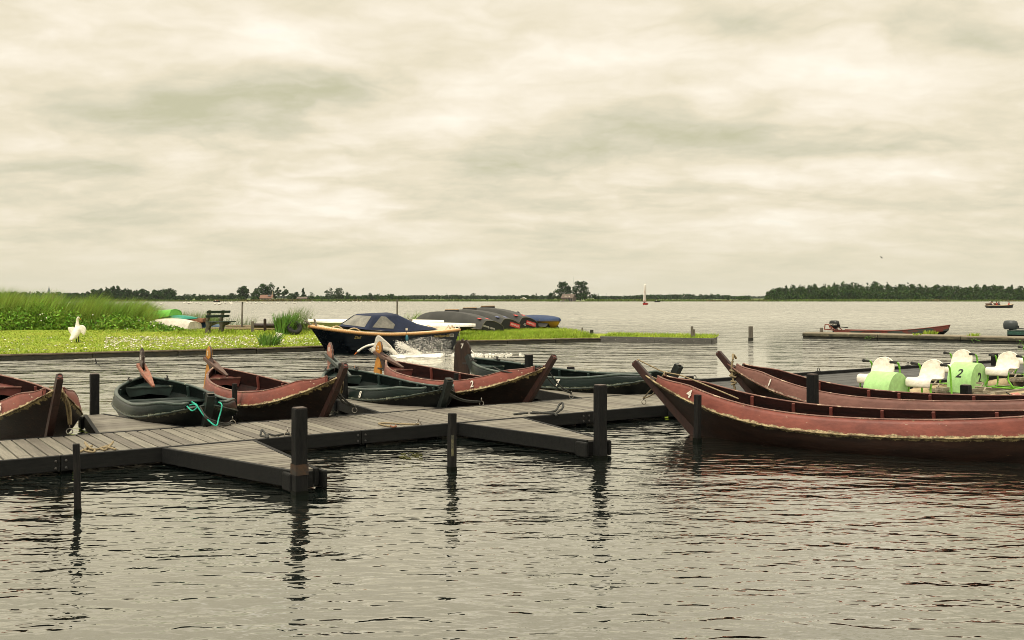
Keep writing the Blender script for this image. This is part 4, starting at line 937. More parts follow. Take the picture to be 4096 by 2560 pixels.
# spray and foam behind it
sprayM = mat('white_spray', (.82, .8, .74), .35, spec=.5)
m = MB()
def drop(u, v, Y, r):
    q_ = atY(u, v, Y)
    if q_.z < 0: return
    m.ball(q_, (r, r, r * rnd.uniform(.8, 1.5)), 5, 4)
for k in range(3200):
    a_ = rnd.random(); u_ = 1570 + 225 * a_ + rnd.gauss(0, 12); top = np.interp(u_, (1570, 1600, 1660, 1720, 1800), (1412, 1372, 1352, 1346, 1360)); v_ = 1424 - (1424 - top) * rnd.random() ** 1.7
    drop(u_, v_, Yw + rnd.gauss(.2, .5), rnd.choice((.004, .004, .005, .006, .008, .011)))
for k in range(1300):
    f_ = rnd.random(); u_ = lerp(1590, 1680, f_) + rnd.gauss(0, 9); v_ = lerp(1372, 1420, f_ ** .9) + rnd.gauss(0, 6); drop(u_, v_, Yw + rnd.gauss(0, .2), rnd.choice((.005, .007, .009, .014)))
for k in range(900):
    u_ = 1855 + rnd.gauss(0, 26); v_ = 1421 - 44 * rnd.random() ** 1.5 * math.exp(-((u_ - 1855) / 34) ** 2); drop(u_, v_, Yw + rnd.gauss(.1, .25), rnd.choice((.005, .007, .010, .016)))
tag(obj('spray', m, sprayM, None), 'white spray of drops thrown up behind the swan', 'spray', kind='stuff')
m = MB()
for k in range(330):
    if rnd.random() < .62: u_, v_ = rnd.uniform(1575, 1760), 1424 + rnd.gauss(0, 3)
    elif rnd.random() < .5: u_, v_ = 1858 + rnd.gauss(0, 24), 1423 + rnd.gauss(0, 2.5)
    else: u_, v_ = 1900 + 190 * rnd.random() ** 1.6, 1417 + rnd.gauss(0, 2.2)
    q_ = at(u_, v_); r_ = rnd.uniform(.02, .12) * (1 if u_ < 1900 else .38); m.ball(q_ + Vector((0, 0, .0)), (r_ * 1.5, r_, r_ * rnd.uniform(.2, .6)), 7, 5)
tag(obj('foam', m, sprayM, None, smooth=True), 'white foam churned up in the wake of the swan', 'foam', kind='stuff')

# ------------------------------------------------------------------ the blue-black motor boat
navyM = mat('navy_hull_gloss', (.007, .012, .02), .22, (.011, .018, .026), 2, spec=.5)
canvM = mat('navy_canvas', (.014, .023, .058), .75, (.01, .017, .043), 3, bump=.01, bsc=5)
creamM = mat('cream_gelcoat', (.66, .52, .33), .35, (.58, .45, .28), 3)
tanrM = mat('tan_rope_fender', (.5, .29, .115), .8, (.38, .2, .075), 30)
winM = mat('clear_canopy_window', (.15, .148, .13), .15, (.24, .23, .2), 2.2, (1, 2, 1), .35, .7, spec=.6)
chromeM = mat('polished_steel', (.6, .58, .53), .2, metal=1.0)
MBO = Vector((-4.72, 37.6, 0)); MBH = math.atan2(-.70, -.715)
mb = thing('motor_boat', 'dark blue motor boat with navy canopy and tan rope fender by the lawn', 'motor boat', MBO, MBH)
def msec(tt):
    x = lerp(-2.95, 3.4, (tt + 1) / 2); B_ = 1.04 * (1 - max(tt, 0) ** 2.5) * (1 - .26 * max(-tt, 0) ** 3.2) + .015
    zsh = .635 + .335 * max(tt, 0) ** 2.1 + .09 * max(-tt, 0) ** 2
    return x, B_, zsh
TT = [-1 + i / 20 for i in range(41)]
m = MB()
for sd in (1, -1):
    rows = []
    for tt in TT:
        x, B_, zsh = msec(tt); r = []
        for k in range(8):
            for e_ in (0, 1):
                f = (k + (.97 if e_ else 0)) / 8; z = lerp(-.25, zsh, f)
                y = B_ * (.5 + .5 * f ** .55) + (.0 if e_ else .012) * (1 if B_ > .1 else 0); fl = max(tt, 0) ** 3 * B_ * .0
                xx = x - (1 - f) * (.95 * max(tt, 0) ** 3) + (1 - f) * .22 * max(-tt, 0) ** 4
                r.append(Vector((xx, sd * (y * (1 - .35 * (1 - f) * max(tt, 0))), z)))
        rows.append(r)
    m.sheet(rows)
x, B_, zsh = msec(-1.0)
tr = []
for k in range(9):
    f = k / 8; z = lerp(-.25, zsh, f); y = B_ * (.5 + .5 * f ** .55); tr.append((y, z, x + (1 - f) * .22))
m.add([(c_, -y, z) for y, z, c_ in tr] + [(c_, y, z) for y, z, c_ in tr], [(i, i + 1, i + 10, i + 9) for i in range(8)])
hullo = obj('hull', m, navyM, mb, angle=50)
m = MB()
for sd in (1, -1): m.sheet([[Vector((x, sd * B_, z + .035)), Vector((x - .05 * max(tt, 0), sd * max(B_ - .1, 0), z + .075)), Vector((x - .1 * max(tt, 0), sd * max(B_ - .2, 0), z + .07)), Vector((x - .1 * max(tt, 0), 0, z + .06 + (.06 if tt > .3 or tt < -.62 else 0)))] for x, B_, z in [msec(q) for q in TT] for tt in [(x + 2.95) / 3.175 - 1]])
obj('deck', m, creamM, mb, smooth=True)
m = MB(); path = [Vector((x + .02, B_ + .02, z)) for x, B_, z in [msec(-1 + i / 130) for i in range(261)]]
back = [Vector((msec(-1)[0] - .02, msec(-1)[1] * math.cos(a), msec(-1)[2])) for a in [math.pi * i / 60 for i in range(61)]]
full = [Vector((p.x, -p.y, p.z)) for p in path][::-1] + [Vector((p.x, -p.y, p.z)) for p in back][::-1][::1][0:0] + path
full = path[::-1] + [Vector((p.x, p.y, p.z)) for p in back] + [Vector((p.x, -p.y, p.z)) for p in path]
m.tube(full, [.052 * (1 + .16 * math.sin(i * 2 * math.pi / 3)) for i in range(len(full))], 8); obj('rope_fender', m, tanrM, mb, smooth=True)
A0 = Vector((2.2, 0, .98)); A1 = Vector((1.5, .74, .84)); A2 = Vector((.1, .9, .72)); A3 = Vector((-1.95, .72, .78)); A4 = Vector((-2.1, 0, .84))
T0 = Vector((1.42, 0, 1.40)); T1 = Vector((1.02, .58, 1.37)); T2 = Vector((.0, .66, 1.37)); T2c = Vector((.0, 0, 1.44)); Q1 = Vector((-1.0, .66, .98)); Q1c = Vector((-1.0, 0, 1.08))
m = MB(); vs = [A0, A1, A2, A3, A4, T0, T1, T2, T2c, Q1, Q1c]; vs += [mir(p) for p in vs]
fs = [(0, 1, 6, 5), (1, 2, 7, 6), (5, 6, 7, 8), (2, 3, 9), (2, 9, 7), (7, 9, 10, 8), (9, 3, 4, 10)]
fs += [tuple(i + 11 for i in f) for f in fs]; m.add(vs, fs)
me = m.mesh('canopy'); bm = bmesh.new(); bm.from_mesh(me); bmesh.ops.remove_doubles(bm, verts=bm.verts, dist=1e-4); bmesh.ops.recalc_face_normals(bm, faces=bm.faces); bm.to_mesh(me); bm.free()
cano = link('canopy', me, canvM, mb); bv = cano.modifiers.new('bevel', 'BEVEL'); bv.width = .09; bv.segments = 4; me.polygons.foreach_set('use_smooth', [True] * len(me.polygons))
def pane(pts, nm='window'):
    n_ = (pts[1] - pts[0]).cross(pts[2] - pts[0]).normalized(); cen = sum(pts, Vector()) / len(pts)
    if n_.dot(cen - Vector((0, 0, .8))) < 0: n_ = -n_
    m = MB(); m.add([p + n_ * .014 for p in pts], [tuple(range(len(pts)))]); return obj(nm, m, winM, mb, recalc=False)
def bil(a, b_, c, d, s, t_): return a.lerp(b_, s).lerp(d.lerp(c, s), t_)
for sd in (1, -1):
    f_ = (lambda p: p) if sd > 0 else mir
    pane([f_(bil(A0, A1, T1, T0, s, t_)) for s, t_ in ((.06, .12), (.9, .12), (.9, .88), (.06, .88))], 'windscreen')
    pane([f_(bil(A1, A2, T2, T1, s, t_)) for s, t_ in ((.14, .16), (.8, .16), (.86, .4), (.5, .86), (.3, .9))], 'side_window')
m = MB(); q_ = bil(A2, A3, Q1, T2, .1, .12); m.box(q_ + Vector((-.12, .05, .02)), (.09, .012, .09)); obj('care_label', m, whiteM, mb)
for xs_, r_ in (((2.75, 2.35), 1), ((2.2, 1.75), 1), ((-2.2, -2.55), 1), ((-2.45, -2.75), 1)):
    for sd in (1, -1):
        m = MB(); pth = []
        for k in range(9):
            x_ = lerp(xs_[0], xs_[1], k / 8); tt = (x_ + 2.95) / 3.175 - 1; _, B_, z = msec(tt); pth.append(Vector((x_, sd * max(B_ - .13, .02), z + .07 + .1 * math.sin(math.pi * k / 8))))
        m.tube(pth, .018, 7); obj('grab_rail', m, creamM, mb, smooth=True)
for x_ in (-2.78, -2.6):
    m = MB(); m.tube([Vector((x_ - .1, .3 + k * .0, .75 + .16 * math.sin(math.pi * k / 8))) + Vector((-.18 * k / 8, 0, 0)) for k in range(9)], .014, 6); obj('ladder_hoop', m, chromeM, mb, smooth=True)
m = MB()
for y_ in (.45, .68): m.tube([(-3.02, y_, .95), (-3.03, y_, .2)], .014, 6)
for z_ in (.3, .5, .7): m.tube([(-3.03, .45, z_), (-3.03, .68, z_)], .012, 6)
obj('swim_ladder', m, chromeM, mb, smooth=True)
m = MB(); m.beam((3.3, 0, .98), (3.62, .0, 1.2), .05, .05); m.beam((3.2, .1, 1.0), (3.3, .12, 1.25), .05, .06); obj('bow_roller', m, ironM, mb, bevel=.008)
fb = thing('fender', 'small blue fender hanging on the side of the motor boat', 'fender', (0, 0, 0))
q_ = mb.matrix_basis @ Vector((-.05, 1.14, .5)); m = MB(); m.ball(q_, (.06, .06, .12), 10, 8); obj('buoy', m, mat('blue_fender', (.03, .14, .19), .4), fb, smooth=True)
m = MB(); m.tube([q_ + Vector((0, 0, .1)), q_ + Vector((-.03, .05, .28))], .008, 5); obj('line', m, drkrM, fb)
def mside(x_, z_):
    tt = (x_ + 2.95) / 3.175 - 1; x, B_, zsh = msec(tt); f = (z_ + .25) / (zsh + .25); return Vector((x - (1 - f) * .95 * max(tt, 0) ** 3, B_ * (.5 + .5 * f ** .55) * (1 - .35 * (1 - f) * max(tt, 0)) + .012, z_))
def mtext(txt, x_, z_, size, shear):
    p = mside(x_, z_); p2 = mside(x_ - .1, z_); pu = mside(x_, z_ + .06); put_text('name_lettering', txt, size, p + (p2 - p).cross(pu - p).normalized() * .03, p2 - p, pu - p, goldM, hullo, shear, .002)
mtext('Dali', 1.95, .58, .15, .35); mtext('Oud Huyzer 560', -1.85, .53, .13, .35)
p = mside(-2.45, .53); r_ = (mside(-2.55, .53) - p).normalized(); u_ = Vector((0, 0, 1)); n_ = r_.cross(u_).normalized(); Mx = Matrix((r_, u_, n_)).transposed()
vg = MB(); vg.box(p + n_ * .02, (.24, .12, .02), Mx); vo = obj('air_vent', vg, whiteM, hullo); vg = MB()
for k in (-1, 0, 1): vg.box(p + n_ * .032 + r_ * (.06 * k), (.045, .06, .012), Mx)
vg2 = MB(); vg2.box(p + n_ * .026, (.2, .085, .012), Mx); obj('vent_recess', vg2, blackmM, vo); obj('vent_slot', vg, ironM, vo)

# ------------------------------------------------------------------ boats ashore
def upturned(name, label, pos, hdg, L, B, D, cols, roll=0.0, transom=.75, rock=.3, group=None, keel=None, lift=0.0, cat='boat', tilt=0.0):
    """hull lying keel up: bow at +x, flat transom at -x"""
    hm, tm, em = cols; o = thing(name, label, cat, (pos[0], pos[1], pos[2] + lift), hdg, group, rot=(R(roll), R(tilt), hdg))
    N = 24; rows = []
    def sec(tt):
        wv = 1 - max(tt, 0) ** 2.4 * .97 - max(-tt, 0) ** 2 * (1 - transom); dz = 1 - rock * abs(tt) ** 2.2 - (.25 * max(tt, 0) ** 6)
        x = tt * L / 2; y = B / 2 * wv; z = D * dz
        return [Vector((x, -y, .0 + .04 * abs(tt))), Vector((x, -y * .93, z * .45)), Vector((x, -y * .78, z * .78)), Vector((x, -y * .7, z * .86)), Vector((x, -y * .35, z * .95)), Vector((x, 0, z)), Vector((x, y * .35, z * .95)), Vector((x, y * .7, z * .86)), Vector((x, y * .78, z * .78)), Vector((x, y * .93, z * .45)), Vector((x, y, .0 + .04 * abs(tt)))]
    rows = [sec(-1 + 2 * i / N) for i in range(N + 1)]
    m = MB(); m.sheet(rows); ho = obj('hull', m, hm, o, angle=24)
    r0 = rows[0]; m = MB(); m.add([p + Vector((.004, 0, 0)) for p in r0], [tuple(range(11))]); to = obj('transom', m, tm, o, recalc=False)
    m = MB(); m.tube([r[0] for r in rows], .022, 6); m.tube([r[-1] for r in rows], .022, 6); obj('gunwale', m, em, o, smooth=True)
    m = MB(); m.tube([p + Vector((-.005, 0, 0)) for p in r0], .014, 6); obj('transom_edge', m, em, o, smooth=True)
    if keel:
        a, c, hh = keel; m = MB(); pa = sec(a)[5]; pc = sec(c)[5]
        m.add([pa + Vector((0, -.03, -.03)), pc + Vector((0, -.03, -.03)), pc + Vector((-.12, -.03, hh)), pa + Vector((.08, -.03, hh)), pa + Vector((0, .03, -.03)), pc + Vector((0, .03, -.03)), pc + Vector((-.12, .03, hh)), pa + Vector((.08, .03, hh))],
              [(0, 1, 2, 3), (7, 6, 5, 4), (0, 4, 5, 1), (1, 5, 6, 2), (2, 6, 7, 3), (3, 7, 4, 0)])
        ko = obj('skeg', m, tm, o); m = MB(); m.beam(pa + Vector((.06, 0, hh + .012)), pc + Vector((-.11, 0, hh + .012)), .08, .03); obj('skeg_cap', m, mat('tan_varnished_wood', (.42, .25, .1), .5, (.3, .17, .07), 5), ko)
    o['_L'] = L; return o, sec
dghM = mat('dark_grey_upturned_hull', (.034, .034, .031), .55, (.022, .023, .021), 1.6, (1, 1, 1), .35, .7, .002, 8, chip=(.16, .14, .1), chsc=7, chst=(.4, 2, 2), chlo=.7, chhi=.75)
dtrM = mat('black_transom', (.010, .011, .011), .45); dedM = mat('green_worn_moulding', (.06, .065, .045), .5, (.14, .12, .07), 6)
stkM = mat('red_sticker', (.5, .045, .04), .5); bluM = mat('blue_sticker', (.1, .12, .24), .5)
UH = math.atan2(4.2, -3.75)
G3 = 'dark sailing dinghies lying keel up on the bank'
UP = [((-2.95, 47.55), 'front dark upturned dinghy of the three, tan-capped skeg on top'), ((-2.15, 48.7), 'middle dark upturned dinghy of the three on the bank'), ((-1.3, 49.85), 'rearmost dark upturned dinghy of the three on the bank')]
for k, (xy, lb) in enumerate(UP):
    o_, sec = upturned('upturned_dinghy', lb, (xy[0], xy[1], .36 + .02 * k), UH, 6.2, 1.95, .98 + .06 * k, (dghM, dtrM, dedM), roll=14, transom=.72, rock=.42, group=G3, keel=(-.12, .26, .1))
    ho = [c_ for c_ in o_.children if c_.name.startswith('hull')][0]; to = [c_ for c_ in o_.children if c_.name.startswith('transom') and 'edge' not in c_.name][0]
    def patch(name, x_, y_, z_, rt, up_, w_, h_, mt, par, txt=None, size=.1):
        rt = Vector(rt).normalized(); nn_ = rt.cross(Vector(up_)).normalized(); uu_ = nn_.cross(rt); Mx = Matrix((rt, uu_, nn_)).transposed(); m = MB(); m.box(Vector((x_, y_, z_)) + nn_ * .01, (w_, h_, .012), Mx); po = obj(name, m, mt, par)
        if txt: put_text('lettering', txt, size, Vector((x_, y_, z_)) + nn_ * .018, rt, uu_, whiteM, par)
    # stickers are upside down, as the hulls are
    s0 = sec(-.96); a_, b_ = s0[6], s0[7]; s1 = sec(-.8); mid = (s0[6] + s0[7] + s1[6] + s1[7]) / 4
    patch('sticker', mid.x, mid.y, mid.z + .004, s0[7] - s0[6], s1[6] - s0[6], .62, .2, bluM if k == 1 else stkM, ho, ("'t Vonder", 'Sailboats', "'t Vonder")[k], .13)
    if k == 0:
        put_text('lettering', 'Smits boten', .15, (-3.096 - .004, .28, .22), (0, 1, 0), (0, 0, -1), whiteM, to)
    else:
        patch('sticker', -3.105, -.3 + .1 * k, .38, (0, 1, 0), (0, 0, -1), .62, .2, stkM, to, "'t Vonder", .15)
    if k == 2: put_text('lettering', 'Gr', .15, (-3.1, .28, .26), (0, 1, 0), (0, 0, -1), whiteM, to)
ck = upturned('upturned_dinghy', 'small black upturned dinghy end beside the blue covered boat', (.9, 49.6, .38), UH, 3.2, 1.3, .6, (dghM, dtrM, dedM), roll=20, rock=.4)
coverM = mat('white_tarpaulin', (.8, .77, .69), .6, (.7, .66, .57), 2.2, (1, 2, 2), .35, .7, .012, 4)
paleM = mat('pale_grey_hull', (.4, .38, .32), .5, (.3, .29, .24), 3); blkhM = mat('black_dinghy_hull', (.012, .014, .013), .5, (.025, .026, .022), 3)
bcvM = mat('blue_tarpaulin', (.025, .05, .12), .65, (.018, .036, .09), 3, bump=.02, bsc=5); yhM = mat('yellow_hull', (.6, .34, .03), .45, (.5, .28, .03), 3)
def covered(name, label, p_bow, p_stern, B, z0, depth_, cols, crown=.1, bowsh=0.0):
    """open dinghy on low trestles under a tight cover"""
    p_bow = Vector(p_bow); p_stern = Vector(p_stern); mid = (p_bow + p_stern) / 2; d = p_bow - p_stern; L = d.length; d.z = 0
    o = thing(name, label, 'boat', (mid.x, mid.y, 0), math.atan2(d.y, d.x)); cv, hl = cols; N = 24; R1 = []; R2 = []
    for i in range(N + 1):
        tt = -1 + 2 * i / N; x = tt * L / 2; y = B / 2 * (1 - max(tt, 0) ** 2.6 * .98) * (1 - .35 * max(-tt, 0) ** 2.5); zs_ = z0 + depth_ + bowsh * max(tt, 0) ** 2 ; kz = z0 + depth_ * .5 * abs(tt) ** 3
        R1.append([Vector((x, y * math.cos(a) * 1.02, zs_ - .1 + (.1 + crown * (1 - tt * tt * .7)) * math.sin(a) ** .8 if math.sin(a) > 0 else zs_ - .1)) for a in [math.pi * k / 8 for k in range(9)]])
        R2.append([Vector((x * (1 - .1 * (1 - math.sin(math.pi * abs(.5 - k / 8)))), y * math.cos(math.pi * k / 8), kz + (zs_ - .06 - kz) * abs(math.cos(math.pi * k / 8)) ** 1.6)) for k in range(9)])
    m = MB(); m.sheet(R2); m.add(R2[0], [tuple(range(9))]); obj('hull', m, hl, o, smooth=True)
    m = MB(); m.sheet(R1); m.add(R1[0], [tuple(range(9))]); obj('cover', m, cv, o, smooth=True)
    if z0 > .6:
        for tt in (-.55, .5):
            m = MB(); x = tt * L / 2
            for sd in (1, -1): m.beam((x, sd * .35, z0 + .05), (x, sd * .4, .3), .06, .06)
            m.beam((x, -.45, z0 + .02), (x, .45, z0 + .02), .07, .06); obj('trestle', m, greywM, o)
    return o, L
ca, L_ = covered('covered_dinghy', 'long white covered dinghy behind the navy canopy, its bow at left', atY(1233, 1284, 44.2), atY(1775, 1280, 44.8), 1.35, .5, .46, (coverM, paleM), .07, .06)
cbb, L_ = covered('covered_dinghy', 'white covered dinghy with pointed bow before the dark upturned hulls', atY(1902, 1300, 43.3), atY(1440, 1284, 43.3), 1.3, .42, .42, (coverM, blkhM), .08)
m = MB(); m.box((-.3, 0, 1.02), (.14, .1, .1)); m.beam((-.35, 0, 1.0), (-.45, 0, 1.14), .04, .04); obj('mast_step', m, ironM, cbb, bevel=.01)
cy, L_ = covered('covered_dinghy', 'yellow dinghy under a blue cover on the bank beside the lake', (2.3, 47.9, .5), (.3, 51.4, .5), 1.5, .32, .62, (bcvM, yhM), .2, .02)
for x_ in (.2, 1.1):
    m = MB(); m.tube([Vector((x_, .72 * math.cos(a) * (1 - .15 * x_), .86 + .22 * math.sin(a))) for a in [math.pi * k / 8 for k in range(9)]], .014, 5); obj('lashing', m, ropeM, cy, smooth=True)
m = MB(); m.ball((-2.0, 0, 1.15), (.12, .1, .14), 8, 6); obj('mast_end', m, blkhM, cy, smooth=True)
g_ = ground(2192, 1318); tr = thing('trailer_winch_post', 'thin grey metal post with a crossbar beside the blue covered boat', 'post', (g_.x, g_.y, g_.z))
m = MB(); m.beam((0, 0, -.1), (.03, 0, .55), .06, .05); m.beam((-.1, 0, .55), (.14, 0, .57), .05, .05); m.beam((.0, 0, .36), (.12, 0, .36), .09, .09); obj('stand', m, ironM, tr, bevel=.008)
m = MB(); m.box((-.12, 0, .55), (.05, .05, .07)); m.box((.15, 0, .57), (.05, .05, .06)); obj('stop', m, blkhM, tr)

# the pile of small hulls by the reeds
lgM = mat('lime_green_plastic', (.16, .5, .06), .4, (.13, .42, .05), 3); tealM = mat('teal_plastic', (.01, .25, .17), .4, (.01, .2, .14), 3)
rbM = mat('rusty_brown_fabric', (.2, .075, .03), .8, (.1, .045, .02), 12, bump=.02, bsc=20); blhM = mat('blue_hull', (.02, .05, .09), .45, (.03, .07, .12), 3); whM = mat('cream_hull', (.62, .58, .48), .5, (.5, .46, .38), 3)
PH = math.atan2(1.6, -2.4)
upturned('upturned_rowing_boat', 'cream white hull lying keel up beside the brambles', (-15.75, 46.0, .42), math.atan2(.9, -2.6), 2.6, 1.3, .62, (whM, whM, whM), roll=6, transom=.85, rock=.22)
upturned('upturned_rowing_boat', 'dark blue hull lying keel up at the bottom of the pile', (-15.1, 47.6, .3), math.atan2(.5, -2.8), 3.1, 1.2, .58, (blhM, blhM, blhM), transom=.4, rock=.5)
upturned('upturned_kayak', 'lime green plastic boat propped on top of the pile of hulls', (-16.75, 47.3, .97), math.atan2(.9, -2.6), 1.9, 1.0, .42, (lgM, lgM, lgM), roll=4, transom=.95, rock=.1, tilt=6, cat='kayak')
upturned('upturned_kayak', 'slim teal kayak lying across the brown cover', (-15.75, 46.9, .98), math.atan2(.2, -2.8), 1.9, .7, .19, (tealM, tealM, tealM), transom=.35, rock=.6, cat='kayak')
upturned('rolled_cover', 'rusty brown rolled cover between the teal kayak and the blue hull', (-15.5, 47.0, .8), math.atan2(.2, -2.8), 2.1, .8, .24, (rbM, rbM, rbM), transom=.9, rock=.1, cat='cover')

# ------------------------------------------------------------------ bench, posts, tyre, sign, moored scows
g_ = ground(842, 1334); bn_ = thing('bench', 'garden bench with rough concrete supports and dark green slats, seen from behind', 'bench', g_, R(60))
concM = mat('mossy_concrete', (.11, .1, .07), .9, (.055, .05, .032), 6, (1, 1, 1), .35, .65, .015, 14); slatM = mat('dark_green_slat', (.016, .03, .024), .5, (.025, .042, .034), 5, (1, 8, 8))
for x_ in (-.1, .68):
    m = MB(); M_ = Matrix.Translation((x_, 0, 0)) @ Matrix(((0, 0, 1, 0), (1, 0, 0, 0), (0, 1, 0, 0), (0, 0, 0, 1)))
    m.prism([(-.22, 0), (.1, 0), (.06, .2), (.12, .32), (.46, .42), (.5, .48), (.1, .48), (-.02, .5), (.12, .98), (.08, 1.02), (-.0, 1.0), (-.16, .5), (-.12, .3)], .12, M_ @ Matrix.Scale(-1, 4, (1, 0, 0)))
    obj('support', m, concM, bn_, bevel=.025)
for y_, z_ in ((-.06, .74), (-.115, .93)):
    m = MB(); m.box((.36, y_ + .0, z_), (1.35, .035, .11), Euler((R(14), 0, 0)).to_matrix()); obj('back_slat', m, slatM, bn_, bevel=.008)
for k in range(3):
    m = MB(); m.box((.36, -.16 - .13 * k, .505), (1.35, .115, .04)); obj('seat_slat', m, slatM, bn_, bevel=.008)
g_ = ground(956, 1313); o_ = thing('t_pole', 'thin grey pole with a flat crossboard behind the bench', 'pole', (g_.x, g_.y + .5, .0))
m = MB(); m.tube([(0, 0, -.2), (.0, 0, .9), (.03, 0, 1.78)], [.045, .043, .04], 9); obj('shaft', m, bareM, o_, smooth=True)
m = MB(); m.box((.04, 0, 1.8), (.42, .2, .05)); obj('crossboard', m, mat('pale_board', (.4, .37, .3), .7), o_, bevel=.008)
m = MB(); m.box((0, .12, .42), (.34, .3, .24)); obj('mount_box', m, dkwM, o_, bevel=.01)
post('shore_post', 'short square grey post right of the bench', ground(1010, 1332), .135, land_z(*ground(1010, 1332)[:2]) + .52, bareM, R(10), bevel=.012)
post('shore_post', 'rounded dark post between the bench and the reed clump', ground(1060, 1330), .125, land_z(*ground(1060, 1330)[:2]) + .62, dkwM, R(20), bevel=.04)
post('lake_pole', 'tall thin bare pole in the lake behind the canopy', atY(1588, 1280, 51), .08, 1.9, bareM, 0, (0, .4), 'pole', bevel=.01)
lg = thing('log_rail', 'brown round log lying between the two short posts', 'log', (0, 0, 0)); a_ = ground(1010, 1330); c_ = ground(1225, 1328)
m = MB(); m.tube([a_ + Vector((0, .25, .3)), a_.lerp(c_, .5) + Vector((0, .3, .28)), c_ + Vector((0, .3, .3))], [.1, .105, .09], 9); obj('log', m, dkwM, lg, smooth=True)
tyM = mat('black_rubber', (.012, .013, .013), .7, (.02, .021, .02), 12)
g_ = ground(1178, 1338); ty = thing('tyre', 'worn black tyre leaning in the weeds beside the reed clump', 'tyre', (g_.x, g_.y, g_.z + .3))
m = MB(); m.ring((0, 0, 0), .24, .1, (.45, -.75, .5), 28, 10); obj('tread', m, tyM, ty, smooth=True); m = MB(); m.ring((.01, -.02, .01), .16, .03, (.45, -.75, .5), 24, 8); obj('bead', m, dkiM, ty, smooth=True)
g_ = ground(1113, 1375); sg = thing('sign_board', 'small tilted white sign with a blue mark beside the leafy clump', 'sign', g_, R(-14)); Mx = Euler((R(-12), R(8), 0)).to_matrix()
m = MB(); m.box((0, 0, .24), (.27, .025, .36), Mx); so_ = obj('board', m, whiteM, sg, bevel=.006)
m = MB(); m.beam((-.02, .03, -.1), (.0, .05, .3), .035, .035); obj('stake', m, greywM, sg)
m = MB(); M4 = Matrix.Translation((0, 0, .24)) @ Mx.to_4x4() @ Matrix.Translation((0, -.016, 0)) @ Euler((R(90), 0, 0)).to_matrix().to_4x4()
m.prism([(-.1, -.11), (-.02, -.08), (.09, -.05), (.1, -.08), (-.0, -.115)], .004, M4); obj('blue_mark', m, mat('blue_print', (.04, .2, .33), .5), so_)
m = MB()
for k in range(3): m.box(M4 @ Vector((-.01, .1 - .045 * k, 0)), (.16 - .03 * k, .014, .004), M4.to_3x3())
obj('grey_print', m, mat('grey_print', (.4, .4, .38), .6), so_)
scowM = mat('pale_worn_scow', (.34, .27, .17), .7, (.2, .15, .09), 3, (.5, 3, 3), .3, .7, .01, 8); scowdM = mat('brown_scow_side', (.12, .088, .05), .7, (.06, .045, .028), 3, (.6, 2, 3), .3, .7, .01, 8)
def scow(label, p0, p1, B, z0, h):
    p0 = Vector(p0); p1 = Vector(p1); d = p1 - p0; mid = (p0 + p1) / 2; L = d.length
    o = thing('moored_scow', label, 'boat', (mid.x, mid.y, 0), math.atan2(d.y, d.x)); N = 12; m = MB()
    for sd in (1, -1): m.sheet([[Vector((x * .96, sd * B * .42, z0)), Vector((x, sd * B / 2, z0 + h))] for x in [(-.5 + k / N) * L for k in range(N + 1)]])
    m.add([(-L * .48, -B * .42, z0), (-L * .48, B * .42, z0), (L * .48, B * .42, z0), (L * .48, -B * .42, z0)], [(0, 1, 2, 3)])
    for sx in (-1, 1): m.add([(sx * L * .48, -B * .42, z0), (sx * L * .48, B * .42, z0), (sx * L * .5, B * .5, z0 + h), (sx * L * .5, -B * .5, z0 + h)], [(0, 1, 2, 3)])
    obj('hull', m, scowdM, o)
    for sd in (1, -1): m = MB(); m.beam((-L / 2, sd * B / 2, z0 + h), (L / 2, sd * B / 2, z0 + h), .1, .07); obj('gunwale', m, scowM, o, bevel=.012)
    for x_ in (-.3, .05, .36): m = MB(); m.box((x_ * L, 0, z0 + h - .09), (.28, B * .94, .04)); obj('thwart', m, scowM, o, bevel=.006)
    return o
scow('pale worn scow moored behind the bench', (-14.3, 46.5, 0), (-8.9, 46.3, 0), 1.0, -.1, .66)
scow('longer pale scow moored beyond the one behind the bench', (-14.6, 48.2, 0), (-8.0, 47.9, 0), 1.0, -.1, .72)
pv = thing('boarding_plank', 'brown planks lying on the far scow right of the bench', 'plank', (0, 0, 0)); m = MB(); m.beam((-12.0, 47.9, .68), (-9.6, 47.7, .7), .25, .05); obj('plank', m, dkwM, pv, bevel=.01)
# posts near the tip of the landing and the lone pile
for u_, v0, v1, wd, lb in ((2768, 1305, 1345, .09, 'taller thin post at the end of the grass tip'), (2776, 1317, 1345, .085, 'shorter thin post at the end of the grass tip'), (2329, 1310, 1328, .06, 'small grey stake in the grass strip')):
    q_ = ground(u_, v1) if u_ < 2500 else Vector((at(u_, v1, .3).x, at(u_, v1, .3).y, .3)); zt = EYE - (v0 - HV) / F * q_.y
    post('shore_post', lb, q_, wd, zt, bareM, R(15), bevel=.008, bot=-.2)
q_ = ground(2367, 1343); post('shore_post', 'dark corner post where the grass tip begins', q_, .13, EYE - (1319 - HV) / F * q_.y, mossM, R(15), bevel=.015, bot=-.3)
pl = post('water_pile', 'lone square pile standing in the open water', at(3003, 1363), .165, 2 - 115 / F * 46.03, bareM, R(12), bevel=.015)
wet_band(pl, .165, -.2, .14, mossM, 'wet_foot')
